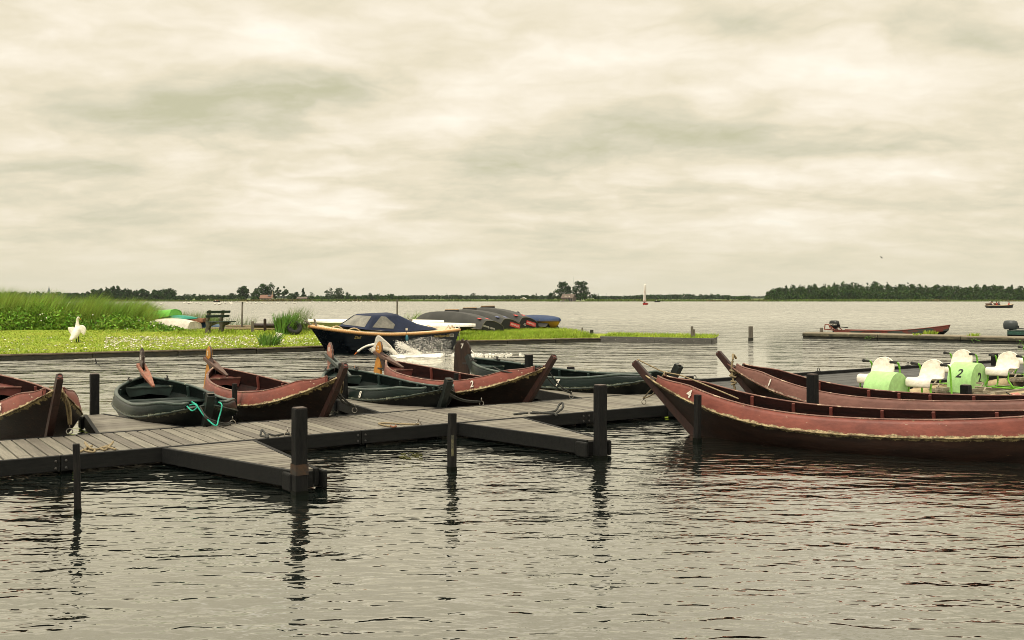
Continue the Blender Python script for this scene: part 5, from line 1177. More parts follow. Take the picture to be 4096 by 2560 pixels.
# ------------------------------------------------------------------ pedal boats
pgM = mat('lime_green_box_paint', (.37, .62, .24), .5, (.33, .57, .21), 2.5, (1, 1, 1), .3, .7, chip=(.5, .3, .05), chsc=4.5, chlo=.74, chhi=.77)
tubM = mat('lime_green_tube', (.17, .5, .035), .4, (.22, .52, .06), 8, chip=(.4, .3, .05), chsc=9, chlo=.72, chhi=.76)
seatM = mat('white_moulded_plastic', (.76, .72, .63), .5, (.68, .63, .53), 3, (1, 1, 2), .35, .7, chip=(.42, .36, .25), chsc=12, chst=(1, 1, 3), chlo=.68, chhi=.8)
fltM = mat('beige_float', (.42, .33, .19), .6, (.3, .23, .13), 3, (1, 2, 2), .35, .7, chip=(.16, .13, .08), chsc=7, chlo=.64, chhi=.72)
galM = mat('dull_galvanised_frame', (.3, .26, .19), .6, (.2, .17, .12), 7, (1, 3, 3)); gripM = mat('black_grip', (.012, .013, .012), .6)
def seat_shell():
    prof = [(.26, .485), (.275, .51), (.272, .56), (.25, .592), (.2, .6), (.05, .585), (-.1, .582), (-.17, .6), (-.215, .65), (-.245, .73), (-.265, .82), (-.275, .88), (-.282, .915), (-.284, .935)]
    wid = [.215, .225, .232, .235, .235, .235, .235, .238, .24, .235, .215, .175, .12, .05]
    rows = []
    for (x, z), w_ in zip(prof, wid):
        rows.append([Vector((x + (.035 * abs(k) ** 3 if z > .62 else 0) - (.0 if z > .6 else .01 * abs(k) ** 4), w_ * k, z + (.02 * abs(k) ** 4 if .55 < z < .61 else 0))) for k in (-1, -.75, -.5, -.25, 0, .25, .5, .75, 1)])
    m = MB(); m.sheet(rows); return m.mesh('seat', True)
SEAT = seat_shell()
FW = Vector((-.79, -.61, 0)).normalized(); PHD = math.atan2(FW.y, FW.x)
def pedal_boat(label, pos, number):
    o = thing('pedal_boat', label, 'pedal boat', (pos[0], pos[1], 0), PHD, 'green and white pedal boats')
    for sy in (-1, 1):
        yc = .47 * sy - .0
        s = link('seat', SEAT, seatM, o); s.location = (0, yc, 0); md = s.modifiers.new('solid', 'SOLIDIFY'); md.thickness = .028; md.offset = -1; ss = s.modifiers.new('sub', 'SUBSURF'); ss.levels = ss.render_levels = 1
        for q in (-1, 1):
            y = yc + .27 * q; yi = yc + .2 * q
            m = MB(); m.tube(bez([(.2, yi, .55), (.21, yi, .4), (.17, y, .27), (.1, y, .235), (-.2, y, .235), (-.3, y, .26), (-.33, y, .36), (-.3, y, .62), (-.28, y, .76), (-.235, y, .83), (-.16, y, .845)], 5), .017, 7); tb = obj('side_frame', m, tubM, o, smooth=True)
            m = MB(); m.tube([(-.17, y, .843), (-.06, y, .856), (-.0, y, .862), (.004, y, .862)], [.022, .024, .028, .012], 8); obj('hand_grip', m, gripM, tb, smooth=True)
        m = MB(); m.tube([(.14, yc - .26, .24), (.14, yc + .26, .24)], .015, 6); m.tube([(-.2, yc - .26, .24), (-.2, yc + .26, .24)], .015, 6); obj('cross_tube', m, tubM, o, smooth=True)
        m = MB(); m.tube([(.78, yc - .16, .28), (.78, yc + .16, .28)], .016, 6)
        for q in (-1, 1): m.beam((.78, yc + q * .05, .28), (.78 + .09 * q, yc + q * .05, .28 - .07 * q), .03, .02); m.box((.78 + .09 * q, yc + q * .11, .28 - .07 * q), (.09, .1, .035))
        obj('pedal_crank', m, galM, o)
    r = .34; arc = [(r * math.cos(a), .3 + .42 * math.sin(a)) for a in [math.pi * k / 20 for k in range(21)]]
    m = MB(); ol = [(r, .14)] + arc + [(-r, .14)]; M_ = Matrix.Translation((.42, -.03, 0)) @ Matrix(((1, 0, 0, 0), (0, 0, 1, 0), (0, 1, 0, 0), (0, 0, 0, 1)))
    m.prism(ol, .48, M_); bx = obj('paddle_box', m, pgM, o, angle=30)
    if number:
        put_text('painted_number', number, .28, (.42, -.03 + .242, .42), (-1, 0, 0), (0, 0, 1), blackmM, bx, bold=.004)
        a = math.radians(30); n_ = Vector((math.cos(a) / .32, 0, math.sin(a) / .42)).normalized(); p = Vector((.42 + r * math.cos(a), -.06, .3 + .42 * math.sin(a)))
        me = text_mesh(number, .24, .25, .004, .004); u_ = n_.cross(Vector((0, 1, 0))).normalized(); u_ = u_ if u_.z > 0 else -u_
        # letter follows the curve of the box
        for v_ in me.vertices:
            aa = a + v_.co.y / .38; rr = 1.01 + v_.co.z * .5; v_.co = Vector((.42 + r * rr * math.cos(aa), -.05 + v_.co.x, .3 + .42 * rr * math.sin(aa)))
        me.materials.clear(); link('painted_number', me, blackmM, bx)
    m = MB()
    for y in (-.82, -.24, .24, .82): m.beam((-.75, y, .2), (1.0, y, .2), .05, .07)
    for x in (-.55, .18, .72): m.beam((x, -.95, .14), (x, .95, .14), .06, .06)
    m.box((.1, -.52, .155), (.9, .5, .02)); m.box((.1, .52, .155), (.9, .5, .02))
    obj('frame', m, galM, o, bevel=.006)
    for sy in (-1, 1):
        y = .78 * sy; m = MB(); pr = [(1.75, .02, .09), (1.6, .07, .06), (1.35, .14, .03), (1.0, .2, 0), (.3, .22, 0), (-.6, .22, 0), (-1.2, .21, 0), (-1.25, .17, 0)]
        m.loft([[Vector((x, y + rr * math.cos(a), -.01 + dz + rr * math.sin(a))) for a in [2 * math.pi * k / 14 for k in range(14)]] for x, rr, dz in pr]); fo = obj('float', m, fltM, o, smooth=True)
        m = MB(); m.tube([(.66, y + .226 * math.cos(a), -.01 + .226 * math.sin(a)) for a in [2 * math.pi * k / 24 for k in range(25)]], .012, 5, cap=False); obj('float_strap', m, gripM, fo)
        if sy > 0 and number:
            m = MB(); rows = []
            for x in (.28, .58): rows.append([Vector((x, y + .2225 * math.cos(a), -.01 + .2225 * math.sin(a))) for a in [R(20 + 6 * k) for k in range(8)]])
            m.sheet(rows); obj('sticker', m, mat('faded_red_sticker', (.5, .2, .16), .6), fo)
            a = R(42); n_ = Vector((0, math.cos(a), math.sin(a))); put_text('lettering', 'Hugger', .09, Vector((.43, y, -.01)) + n_ * .2215, (-1, 0, 0), (0, -math.sin(a), math.cos(a)), whiteM, fo, .2)
    return o
P1 = Vector((6.8, 17.4, 0))
pedal_boat('pedal boat with plain green paddle box, nearest behind the faded red boat', P1, None)
pedal_boat('pedal boat whose green paddle box carries the number 2', P1 + Vector((2.55, 2.5, 0)), '2')
pedal_boat('pedal boat only just entering at the right picture edge', P1 + Vector((5.35, 5.0, 0)), None)
m = MB()
rope('looped line with a shackle on the pontoon edge left of the pedal boats', [[J(13.2, .16, .28), J(13.25, .1, .36), J(13.35, .12, .4), J(13.45, .15, .3), J(13.6, .1, .24), J(13.9, .05, .2)]], drkrM, .012, J(13.5, .12, .28))

# ------------------------------------------------------------------ low concrete landing at the right, boats behind it
ccM = mat('worn_concrete_top', (.26, .22, .16), .85, (.17, .145, .1), 1.2, (1, 1, 1), .3, .7, .012, 9); csM = mat('mossy_concrete_side', (.1, .09, .055), .85, (.035, .033, .022), 2.2, (1, 1, 2), .35, .65, .02, 8, chip=(.22, .19, .12), chsc=5, chlo=.62, chhi=.68)
wetM = mat('wet_black_foot', (.012, .014, .011), .6, (.03, .03, .02), 4)
cj = thing('concrete_landing', 'low mossy concrete landing stage in the lake at the right', 'landing stage', (0, 0, 0))
a_ = Vector((14.25, 48.9, 0)); c_ = Vector((31.5, 35.4, 0)); d_ = (c_ - a_).normalized(); n_ = Vector((-d_.y, d_.x, 0)); L = (c_ - a_).length; k_ = 6
for i in range(k_):
    A = a_ + d_ * (L * i / k_); B = a_ + d_ * (L * (i + 1) / k_ - .012); o2 = n_ * .8; zt = .275 + rnd.uniform(-.008, .008)
    m = MB(); m.beam(A + o2 + Vector((0, 0, zt - .03)), B + o2 + Vector((0, 0, zt - .03)), 1.56, .06); obj('top_slab', m, ccM, cj, bevel=.02)
    m = MB(); m.beam(A + o2 + Vector((0, 0, .17)), B + o2 + Vector((0, 0, .17)), 1.6, .14); obj('rim', m, csM, cj, bevel=.03)
    m = MB(); m.beam(A + o2 + Vector((0, 0, -.2)), B + o2 + Vector((0, 0, -.2)), 1.48, .6); obj('foot', m, wetM, cj, bevel=.03)
post('shore_post', 'short pale post at the left end of the concrete landing', a_ + d_ * .55 + n_ * 1.1, .13, .5, bareM, math.atan2(d_.y, d_.x), bevel=.012, bot=.2)
def tuft(label, u, v, z, h, n, rad):
    q_ = at(u, v, z); return clump('grass_tuft', label, q_, rad, h, n, .015, .03, grassM, .08, 'grass tuft')
tuft('grass tuft on the concrete landing below the bow of the red outboard boat', 3712, 1336, .28, .24, 90, .22); tuft('second small grass tuft beside the tuft under the red boat bow', 3738, 1336, .28, .2, 60, .14)
tuft('low grass tuft on the landing left of the red boat bow', 3668, 1340, .28, .14, 50, .16); tuft('pair of grass cushions on the landing between the two outboard boats', 3893, 1344, .28, .2, 90, .26)
for u_, v_, lb in ((3472, 1350, 'small leafy weed on the side of the landing below the outboard boat'), (3890, 1362, 'leafy weed hanging on the landing side near its grass cushions'), (4082, 1368, 'leafy weed on the landing side at the right picture edge')):
    q_ = at(u_, v_, .12); C_ = np.array([q_.x, q_.y, .12]) + NR.normal(size=(26, 3)) * np.array([.12, .04, .05]) - np.array([0, .12, 0]); o_ = thing('weed', lb, 'weed'); link('leaves', leaf_quads(C_, NR.uniform(.025, .05, 26), 'leaves'), irisM, o_)
obM = mat('black_engine_cowl', (.013, .015, .016), .3); obgM = mat('grey_engine_cowl', (.05, .06, .062), .35)
def outboard(o, x, y, z, mt, txt=None, s=1.0):
    """engine clamped on the transom; its tiller arm points forward (+x)"""
    m = MB(); m.loft([[Vector((x + s * a, y + s * b_, z + s * c)) for a, b_ in [(l * math.cos(q) - .02, w_ * math.sin(q)) for q in [2 * math.pi * k / 12 for k in range(12)]]] for c, l, w_ in ((.12, .24, .13), (.2, .29, .17), (.36, .3, .18), (.47, .26, .16), (.51, .17, .1))])
    e = obj('engine_cowl', m, mt, o, angle=50)
    m = MB(); m.beam((x + .02, y, z + .12 * s), (x + .0, y, z - .5), .14, .2); obj('engine_leg', m, obM, o, bevel=.02)
    m = MB(); m.tube([(x + .2 * s, y, z + .16 * s), (x + .38 * s, y, z + .16 * s), (x + .78 * s, y, z + .14 * s)], [.03, .022, .028], 8); m.box((x + .3 * s, y, z + .22 * s), (.05, .04, .14)); obj('tiller_arm', m, obM, o, bevel=.006)
    if txt:
        for sy in (1, -1): put_text('lettering', txt, .11 * s, (x - .02, y + sy * .178 * s, z + .29 * s), (-sy, 0, 0), (0, 0, 1), whiteM, e, .1, .002)
    return e
def skiff(label, p_st, p_bw, B, zg, zb, cols, group=None):
    hm, um, rm = cols; p_st = Vector(p_st); p_bw = Vector(p_bw); d = p_bw - p_st; L = d.length
    o = thing('outboard_boat', label, 'boat', p_st, math.atan2(d.y, d.x), group); N = 24; lo = []; hi = []; gn = []
    for sd in (1, -1):
        r1 = []; r2 = []; g = []
        for i in range(N + 1):
            f = i / N; y = B / 2 * (1 - max(0, f - .45) ** 2.2 / .55 ** 2.2 * .97) * (.86 + .14 * min(1, f * 4)); zt = zg + (zb - zg) * max(0, f - .35) ** 1.8 / .65 ** 1.8; zc = zt - lerp(.17, .26, f); x = f * L
            b1 = Vector((x * .86 + .0, sd * y * .72, -.12)); b2 = Vector((x * .985, sd * y * 1.02, zc)); b3 = Vector((x, sd * y, zt)); r1.append([b1, b1.lerp(b2, .5) + Vector((0, sd * .02, 0)), b2]); r2.append([b2, b3, b3 + Vector((0, -sd * min(.04, y * .9), 0)), Vector((x * .97, sd * max(y - .06, .002), zc - .05)), Vector((x * .9, 0, .0))]); g.append(b3)
        lo.append(r1); hi.append(r2); gn.append(g)
    m = MB(); [m.sheet(r) for r in lo]; m.add([lo[0][0][0], lo[0][0][2], hi[0][0][1], hi[1][0][1], lo[1][0][2], lo[1][0][0]], [(0, 1, 2, 3, 4, 5)]); obj('lower_hull', m, hm, o, smooth=False)
    m = MB(); [m.sheet(r) for r in hi]; obj('top_strake', m, um, o)
    for g in gn: m = MB(); m.tube([p + Vector((0, 0, .008)) for p in g], .022, 6); obj('gunwale', m, rm, o, smooth=True)
    for f in (.28, .52): m = MB(); m.box((f * L, 0, zg - .12), (.25, B * .9, .035)); obj('thwart', m, um, o, bevel=.006)
    return o, L
chipR = mat('flaking_red_green_strake', (.04, .05, .042), .55, (.14, .035, .024), 2.4, (.5, 2, 2), .42, .5, chip=(.3, .2, .13), chsc=9, chlo=.64, chhi=.7)
rb, L_ = skiff('long low flaking red boat with black outboard behind the concrete landing', (16.75, 50.9, 0), (20.55, 46.7, 0), 1.25, .34, .70, (blkM, chipR, redM))
outboard(rb, -.28, .0, .34, obM, 'MERCURY', .95)
m = MB()
for sy in (-.34, .34):
    m.beam((-.0, sy, .3), (-.45, sy, .62), .035, .035); m.beam((-.45, sy, .62), (-.62, sy, .62), .035, .035); m.beam((-.62, sy, .62), (-.66, sy, .36), .035, .035); m.beam((-.66, sy, .36), (-.0, sy, .32), .035, .035); m.beam((-.3, sy, .34), (-.42, sy, .62), .03, .03)
m.beam((-.62, -.34, .62), (-.62, .34, .62), .035, .035); m.beam((-.66, -.34, .36), (-.66, .34, .36), .035, .035); obj('engine_guard', m, mat('red_steel_frame', (.2, .05, .03), .5), rb)
for f in (.3, .48): m = MB(); m.beam((f * L_, .62, .36), (f * L_ - .05, .66, .1), .02, .02); obj('tie', m, ropeM, rb)
m = MB(); m.tube([(L_ * .88, .16, .62), (L_ * .87, .2, .4), (L_ * .83, .2, .1)], .012, 5); obj('bow_line', m, drkrM, rb)
gb, L_ = skiff('green boat with grey outboard, cut by the right picture edge', (22.75, 45.5, 0), (26.6, 42.6, 0), 1.3, .5, .7, (blkM, mat('worn_dark_green_strake', (.02, .075, .055), .45, (.014, .045, .036), 4, (1, 3, 3), chip=(.06, .22, .16), chsc=6, chlo=.62, chhi=.68), grimM))
outboard(gb, .05, .0, .42, obgM, None, 1.05)
rope('thin orange line from the green outboard boat to the concrete landing', [[gb.location + Vector((.45, -.55, .5)), gb.location + Vector((.75, -.9, .4)), gb.location + Vector((1.1, -1.3, .3))]], mat('orange_line', (.5, .19, .07), .7), .014)
# ------------------------------------------------------------------ trees of the far shore
leafA = mat('dark_crown_leaves', (.016, .04, .011), .7, (.032, .062, .014), .35, (1, 1, 1), .35, .65, island=1.0, spec=.15)
leafB = mat('mid_green_crown_leaves', (.024, .056, .012), .7, (.05, .09, .018), .35, (1, 1, 1), .35, .65, island=1.0, spec=.15)
leafC = mat('grey_green_crown_leaves', (.04, .066, .03), .7, (.065, .095, .042), .35, (1, 1, 1), .35, .65, island=1.0, spec=.15)
barkM = mat('bark', (.06, .048, .035), .9, (.03, .025, .02), 3)
def crown_pts(n, kind, seed):
    """leaf positions of a unit tree (height 1, half width about .5)"""
    g = np.random.default_rng(seed); lob = []
    if kind == 'round':
        for k in range(13):
            z = g.uniform(.2, .86); r = .36 * math.sin(math.pi * min(1, (z + .08) / 1.02)) ** .7; a = g.uniform(0, 6.28); lob.append((r * math.cos(a), r * math.sin(a), z, g.uniform(.12, .21)))
        lob.append((0, 0, .84, .16))
    elif kind == 'tall':
        for k in range(16):
            z = g.uniform(.14, .9); r = .34 * (1 - max(0, z - .4) ** 1.6 / .55); a = g.uniform(0, 6.28); lob.append((r * math.cos(a), r * math.sin(a), z, g.uniform(.1, .18)))
        lob.append((0, 0, .88, .11))
    elif kind == 'dome':
        for k in range(34):
            z = g.uniform(.08, .93); r = .40 * math.sqrt(max(0, 1 - ((z - .4) / .58) ** 2)) * g.uniform(.75, 1.05); a = k * 2.4 + g.uniform(-.5, .5); lob.append((r * math.cos(a), r * math.sin(a), z, g.uniform(.1, .16)))
        lob += [(0, 0, .4, .34), (0, 0, .65, .26), (0, 0, .2, .3)]
    elif kind == 'loose':
        for k in range(11):
            z = g.uniform(.25, .88); r = g.uniform(.1, .42) * (1.1 - abs(z - .5)); a = g.uniform(0, 6.28); lob.append((r * math.cos(a), r * math.sin(a), z, g.uniform(.07, .15)))
        lob.append((0, 0, .9, .09)); lob.append((0, 0, .5, .2))
    elif kind == 'cone':
        for k in range(15):
            z = g.uniform(.1, .92); r = .4 * (1 - z) ** .8 * g.uniform(.5, 1.1); a = g.uniform(0, 6.28); lob.append((r * math.cos(a), r * math.sin(a), z, .06 + .1 * (1 - z)))
        lob.append((0, 0, .94, .05))
    else:
        for k in range(10):
            a = g.uniform(0, 6.28); r = g.uniform(0, .4); lob.append((r * math.cos(a), r * math.sin(a), g.uniform(.2, .7), g.uniform(.16, .3)))
    if kind in ('round', 'tall', 'bush'): lob += [(0, 0, .5, .3), (0, 0, .3, .28), (0, 0, .66, .24), (.15, .1, .14, .2), (-.15, -.1, .14, .2), (-.1, .15, .12, .2)]
    if kind == 'cone': lob += [(0, 0, .3, .2), (0, 0, .5, .16), (0, 0, .68, .12)]
    lob = np.array(lob); w = lob[:, 3] ** 2; i = g.choice(len(lob), n, p=w / w.sum()); d = g.normal(size=(n, 3)); d /= np.linalg.norm(d, axis=1)[:, None]
    rad = g.uniform(.45, 1.05, n) ** .6; sc = np.array([1.15, 1.15, .72])
    P = lob[i, :3] + d * (rad * lob[i, 3])[:, None] * sc; P[:, 2] = np.clip(P[:, 2], .03, 1.02); return P, g
def crown_arrays(n, kind, seed, leaf, hw, h):
    """leaf quads of a tree of height h and width hw, leaves of real size"""
    P, g = crown_pts(n, kind, seed); P = P * np.array([hw, hw, h]); a = g.normal(size=(n, 3)); a /= np.linalg.norm(a, axis=1)[:, None]; r = g.normal(size=(n, 3)); b_ = np.cross(a, r); b_ /= np.linalg.norm(b_, axis=1)[:, None]
    s = (leaf * g.uniform(.6, 1.35, n))[:, None]; return np.stack([P - a * s, P + b_ * s * .7, P + a * s * .9, P - b_ * s * .6], 1)
def far_tree(label, u, vtop, wpx, Y, kind, mt, group, seed, n=700, base=.4, cat='tree', name='tree'):
    p_ = Y / F; h = EYE + (HV - vtop) * p_ - base; hw = wpx * p_ / .9
    o = thing(name, label, cat, ((u - CX) * p_, Y, base), rnd.uniform(0, 6), group)
    V = crown_arrays(n, kind, seed, max(.16, .028 * (h * hw * hw) ** (1 / 3) + .1), hw, h); i = np.arange(n)[:, None] * 4
    link('crown', np_mesh('crown', V.reshape(-1, 3), i + np.array([[0, 1, 2, 3]])), mt, o)
    m = MB(); r = .03 * h; m.tube([(0, 0, -.3), (.02 * h, 0, .25 * h), (-.01 * h, .01 * h, .55 * h), (0, 0, .85 * h)], [r, r * .8, r * .5, r * .15], 7)
    for k in range(4):
        a = rnd.uniform(0, 6.28); z = rnd.uniform(.3, .55) * h; m.tube([(0, 0, z), (.16 * hw * math.cos(a), .16 * hw * math.sin(a), z + .1 * h), (.3 * hw * math.cos(a), .3 * hw * math.sin(a), z + .17 * h)], [r * .45, r * .3, r * .1], 5)
    obj('trunk', m, barkM, o, smooth=True); return o
SH = 507.0
GH = 'trees round the red-roofed house'; GI = 'trees round the boathouse'; GF = 'trees along the far shore'
TREES = [
 ('rounded tree standing alone left of the house clump on the far shore', 973, 1145, 48, SH + 6, 'dome', leafA, GH), ('lower tree just left of the red-roofed house', 1024, 1151, 42, SH + 8, 'tall', leafB, GH),
 ('dark tall tree behind the left half of the red roof', 1055, 1135, 46, SH + 20, 'dome', leafA, GH), ('tallest tree directly behind the red-roofed house', 1084, 1132, 40, SH + 22, 'dome', leafA, GH),
 ('loose grey-green tree right of the red-roofed house', 1113, 1147, 28, SH + 14, 'loose', leafC, GH), ('broad grey-green tree with open crown, second right of the red roof', 1137, 1143, 38, SH + 16, 'loose', leafC, GH),
 ('low bush-like tree between the grey-green trees and the dark pointed one', 1160, 1172, 30, SH + 8, 'round', leafB, GH), ('dark middling tree left of the pointed tree', 1183, 1166, 32, SH + 10, 'round', leafA, GH),
 ('dark pointed tree ending the house clump at its right', 1214, 1150, 30, SH + 8, 'cone', leafA, GH), ('low round tree left of the lone rounded tree', 928, 1172, 38, SH + 8, 'round', leafA, GH), ('round bush right in front of the lone rounded tree', 967, 1182, 26, SH + 3, 'bush', leafB, GH), ('round bush in front of the left house tree', 1018, 1183, 30, SH + 3, 'bush', leafB, GH),
 ('hazy blue-grey distant tree in the gap right of the house clump', 1247, 1167, 20, 1500, 'round', leafA, GF), ('pale thin-crowned tree at the left of the middle clump', 1308, 1158, 24, SH + 20, 'loose', leafC, GF), ('dark tree beside the pale one in the middle clump', 1324, 1151, 24, SH + 16, 'tall', leafA, GF),
 ('large pale grey-green tree of the middle clump', 1354, 1151, 40, SH + 16, 'dome', leafC, GF), ('dark round tree closing the middle clump at right', 1390, 1166, 24, SH + 12, 'round', leafA, GF), ('dark tree top rising from the hedge left of the bare lake pole', 1482, 1168, 20, SH + 40, 'round', leafA, GF), ('dark round tree at the right end of the hedge near the lake pole', 1565, 1173, 20, SH + 40, 'round', leafA, GF),
 ('dark stubby tree on the shore above the blue canopy', 1696, 1179, 12, SH + 60, 'cone', leafA, GF), ('single broad tree standing above the distant line behind the upturned hulls', 1893, 1169, 22, 800, 'round', leafA, GF), ('narrow lone tree on the shore above the yellow dinghy', 1948, 1179, 7, SH + 30, 'cone', leafA, GF),
 ('round dark tree left of the boathouse island', 2107, 1178, 22, SH + 50, 'round', leafA, GF), ('grey-green round tree left of the boathouse island', 2132, 1177, 18, SH + 40, 'round', leafC, GF), ('pointed dark tree left of the boathouse island', 2144, 1170, 12, SH + 44, 'cone', leafA, GF),
 ('smaller tree at the left foot of the boathouse trees', 2203, 1168, 26, SH - 1, 'round', leafA, GI), ('grey-green tree leaning against the left boathouse tree', 2217, 1166, 22, SH - 3, 'loose', leafC, GI), ('big dark domed tree left of and behind the boathouse', 2253, 1127, 62, SH + 8, 'dome', leafA, GI), ('big dark domed tree right of the boathouse', 2322, 1126, 66, SH + 5, 'dome', leafA, GI),
 ('thin light tree right of the boathouse trees', 2360, 1166, 16, SH + 4, 'loose', leafC, GI), ('low spreading tree at the right end of the boathouse island', 2377, 1174, 32, SH + 4, 'loose', leafA, GI), ('tiny pointed tree at the far right of the boathouse island', 2393, 1172, 9, SH + 5, 'cone', leafA, GI),
 ('low wide rounded bush left of the large right wood', 2979, 1181, 62, SH + 50, 'bush', leafB, GF), ('small dark bush left of the wide rounded bush', 2912, 1184, 14, SH + 50, 'bush', leafA, GF)]
for k, (lb, u_, v_, w_, Y_, kd, mt_, gr) in enumerate(TREES): far_tree(lb, u_, v_, w_, Y_, kd, mt_, gr, 100 + k, 2600 if w_ > 45 else 1500 if w_ > 24 else 700)
def wood(name, label, us, vs, Y0, Y1, step, wpx, kinds, mt, n=260, leaf=.45, base=.3, jit=.24, low=False):
    """a far wood that reads as one mass"""
    A = []; u = us[0]; k = 0
    while u < us[-1]:
        Y = rnd.uniform(Y0, Y1); p_ = Y / F; vt = np.interp(u, us, vs); h = (EYE + (HV - vt) * p_ - base) * (1 + rnd.uniform(-jit, .04)) * (rnd.uniform(.35, .75) if (low and k % 3 == 0) else 1)
        Yk = Y0 - rnd.uniform(0, 6) if (low and k % 3 == 0) else Y
        hw = wpx * p_ * rnd.uniform(.8, 1.3); V = crown_arrays(n, kinds[k % len(kinds)], 500 + k % 23 + len(kinds), leaf, hw, max(h, 1.2)); a = rnd.uniform(0, 6.28)
        ca, sa = math.cos(a), math.sin(a); X_ = V[..., 0] * ca - V[..., 1] * sa; Y_ = V[..., 0] * sa + V[..., 1] * ca
        A.append(np.stack([X_ + (u - CX) / F * Yk, Y_ + Yk, V[..., 2] + base], -1)); u += step * rnd.uniform(.6, 1.4); k += 1
    V = np.concatenate(A); i = np.arange(len(V))[:, None] * 4
    return tag(link(name, np_mesh(name, V.reshape(-1, 3), i + np.array([[0, 1, 2, 3]])), mt), label, 'wood', kind='stuff')
wood('right_wood', 'dense green wood behind the reeds at the right', (3070, 3085, 3170, 3240, 3360, 3470, 3600, 3700, 3800, 3950, 4100, 4500), (1172, 1152, 1141, 1136, 1129, 1126, 1130, 1136, 1140, 1137, 1142, 1150), SH + 10, SH + 44, 10, 34, ('round', 'dome', 'round', 'loose', 'dome'), leafB, 520, .46, low=True)
wood('right_wood', 'darker crowns standing among the right wood', (3075, 3110, 3240, 3470, 3700, 3950, 4500), (1156, 1146, 1133, 1124, 1133, 1134, 1146), SH + 30, SH + 50, 26, 36, ('tall', 'round', 'cone'), leafA, 480, .46)
wood('left_wood', 'dark wood behind the reed bank at the left', (268, 330, 400, 440, 462, 500, 545, 600, 640, 690, 700), (1172, 1165, 1150, 1141, 1140, 1142, 1152, 1156, 1148, 1153, 1172), SH + 10, SH + 40, 8, 30, ('round', 'tall', 'round', 'cone'), leafA, 420, .5, low=True)
wood('distant_trees', 'distant tree row left of the spire', (-260, 0, 60, 150, 275), (1166, 1165, 1163, 1164, 1167), 900, 960, 7, 16, ('round',), leafA, 120, .8)
wood('distant_trees', 'tree row between the left wood and the house clump', (700, 740, 800, 860, 920), (1180, 1175, 1174, 1176, 1178), SH + 40, SH + 70, 9, 17, ('round', 'tall', 'loose'), leafA, 150, .4)
wood('distant_trees', 'hedge of bushes between the house clump and the lake pole', (1225, 1300, 1440, 1500, 1560, 1640), (1183, 1181, 1177, 1174, 1174, 1182), SH + 34, SH + 60, 8, 16, ('round', 'bush'), leafB, 140, .4)
wood('distant_trees', 'bluish distant tree line across the middle of the horizon', (690, 1200, 1600, 1800, 2100, 2400, 3080, 4300), (1181, 1181, 1180, 1178, 1181, 1184, 1183, 1183), 1500, 1750, 9, 15, ('round', 'bush'), leafA, 70, 1.5)
wood('distant_trees', 'far tree rows behind the upturned hulls', (1600, 1660, 1740, 1800, 1870, 1990, 2060, 2190), (1182, 1179, 1180, 1178, 1180, 1183, 1179, 1182), 850, 950, 9, 15, ('round',), leafA, 90, .8)
wood('distant_trees', 'far tree rows behind the red-hulled sailing boat', (2390, 2480, 2560, 2640, 2700, 2745, 2785, 2840, 2890, 2960), (1184, 1183, 1178, 1175, 1177, 1171, 1178, 1174, 1178, 1186), 850, 950, 7, 16, ('round',), leafA, 110, .8)
# reed belt and land of the far shore
landM = mat('far_meadow', (.11, .17, .035), .9, (.16, .19, .05), .02)
m = MB(); m.add([(-4400, 501, .22), (4400, 501, .22), (4400, 8800, .22), (-4400, 8800, .22), (4400, 501, -.5), (-4400, 501, -.5)], [(0, 1, 2, 3), (0, 5, 4, 1)]); tag(obj('far_shore', m, landM), kind='structure')
n = 15000; X_ = NR.uniform(-330, 330, n); Y_ = 499 + NR.uniform(0, 9, n) + 1.2 * np.sin(X_ * .09) + .8 * np.sin(X_ * .23); gap = (X_ > (2276 - CX) / F * SH) & (X_ < (2340 - CX) / F * SH)
X_, Y_ = X_[~gap], Y_[~gap]; n = len(X_); P = np.stack([X_, Y_, np.zeros(n)], 1); hh = (1.25 + .22 * np.sin(X_ * .045) + .13 * np.sin(X_ * .21 + 1)) * NR.uniform(.82, 1.1, n)
rbM2 = mat('far_reed_belt', (.105, .155, .03), .8, (.13, .11, .04), .035, (1, 1, 1), .5, .62, island=.5, spec=.1)
tag(link('reed_belt', blades(P, hh, NR.uniform(.3, .8, n), np.stack([NR.normal(.2, .15, n), np.zeros(n)], 1), 'reed_belt'), rbM2), 'long belt of green and brown reeds along the far shore', 'reeds', kind='stuff')

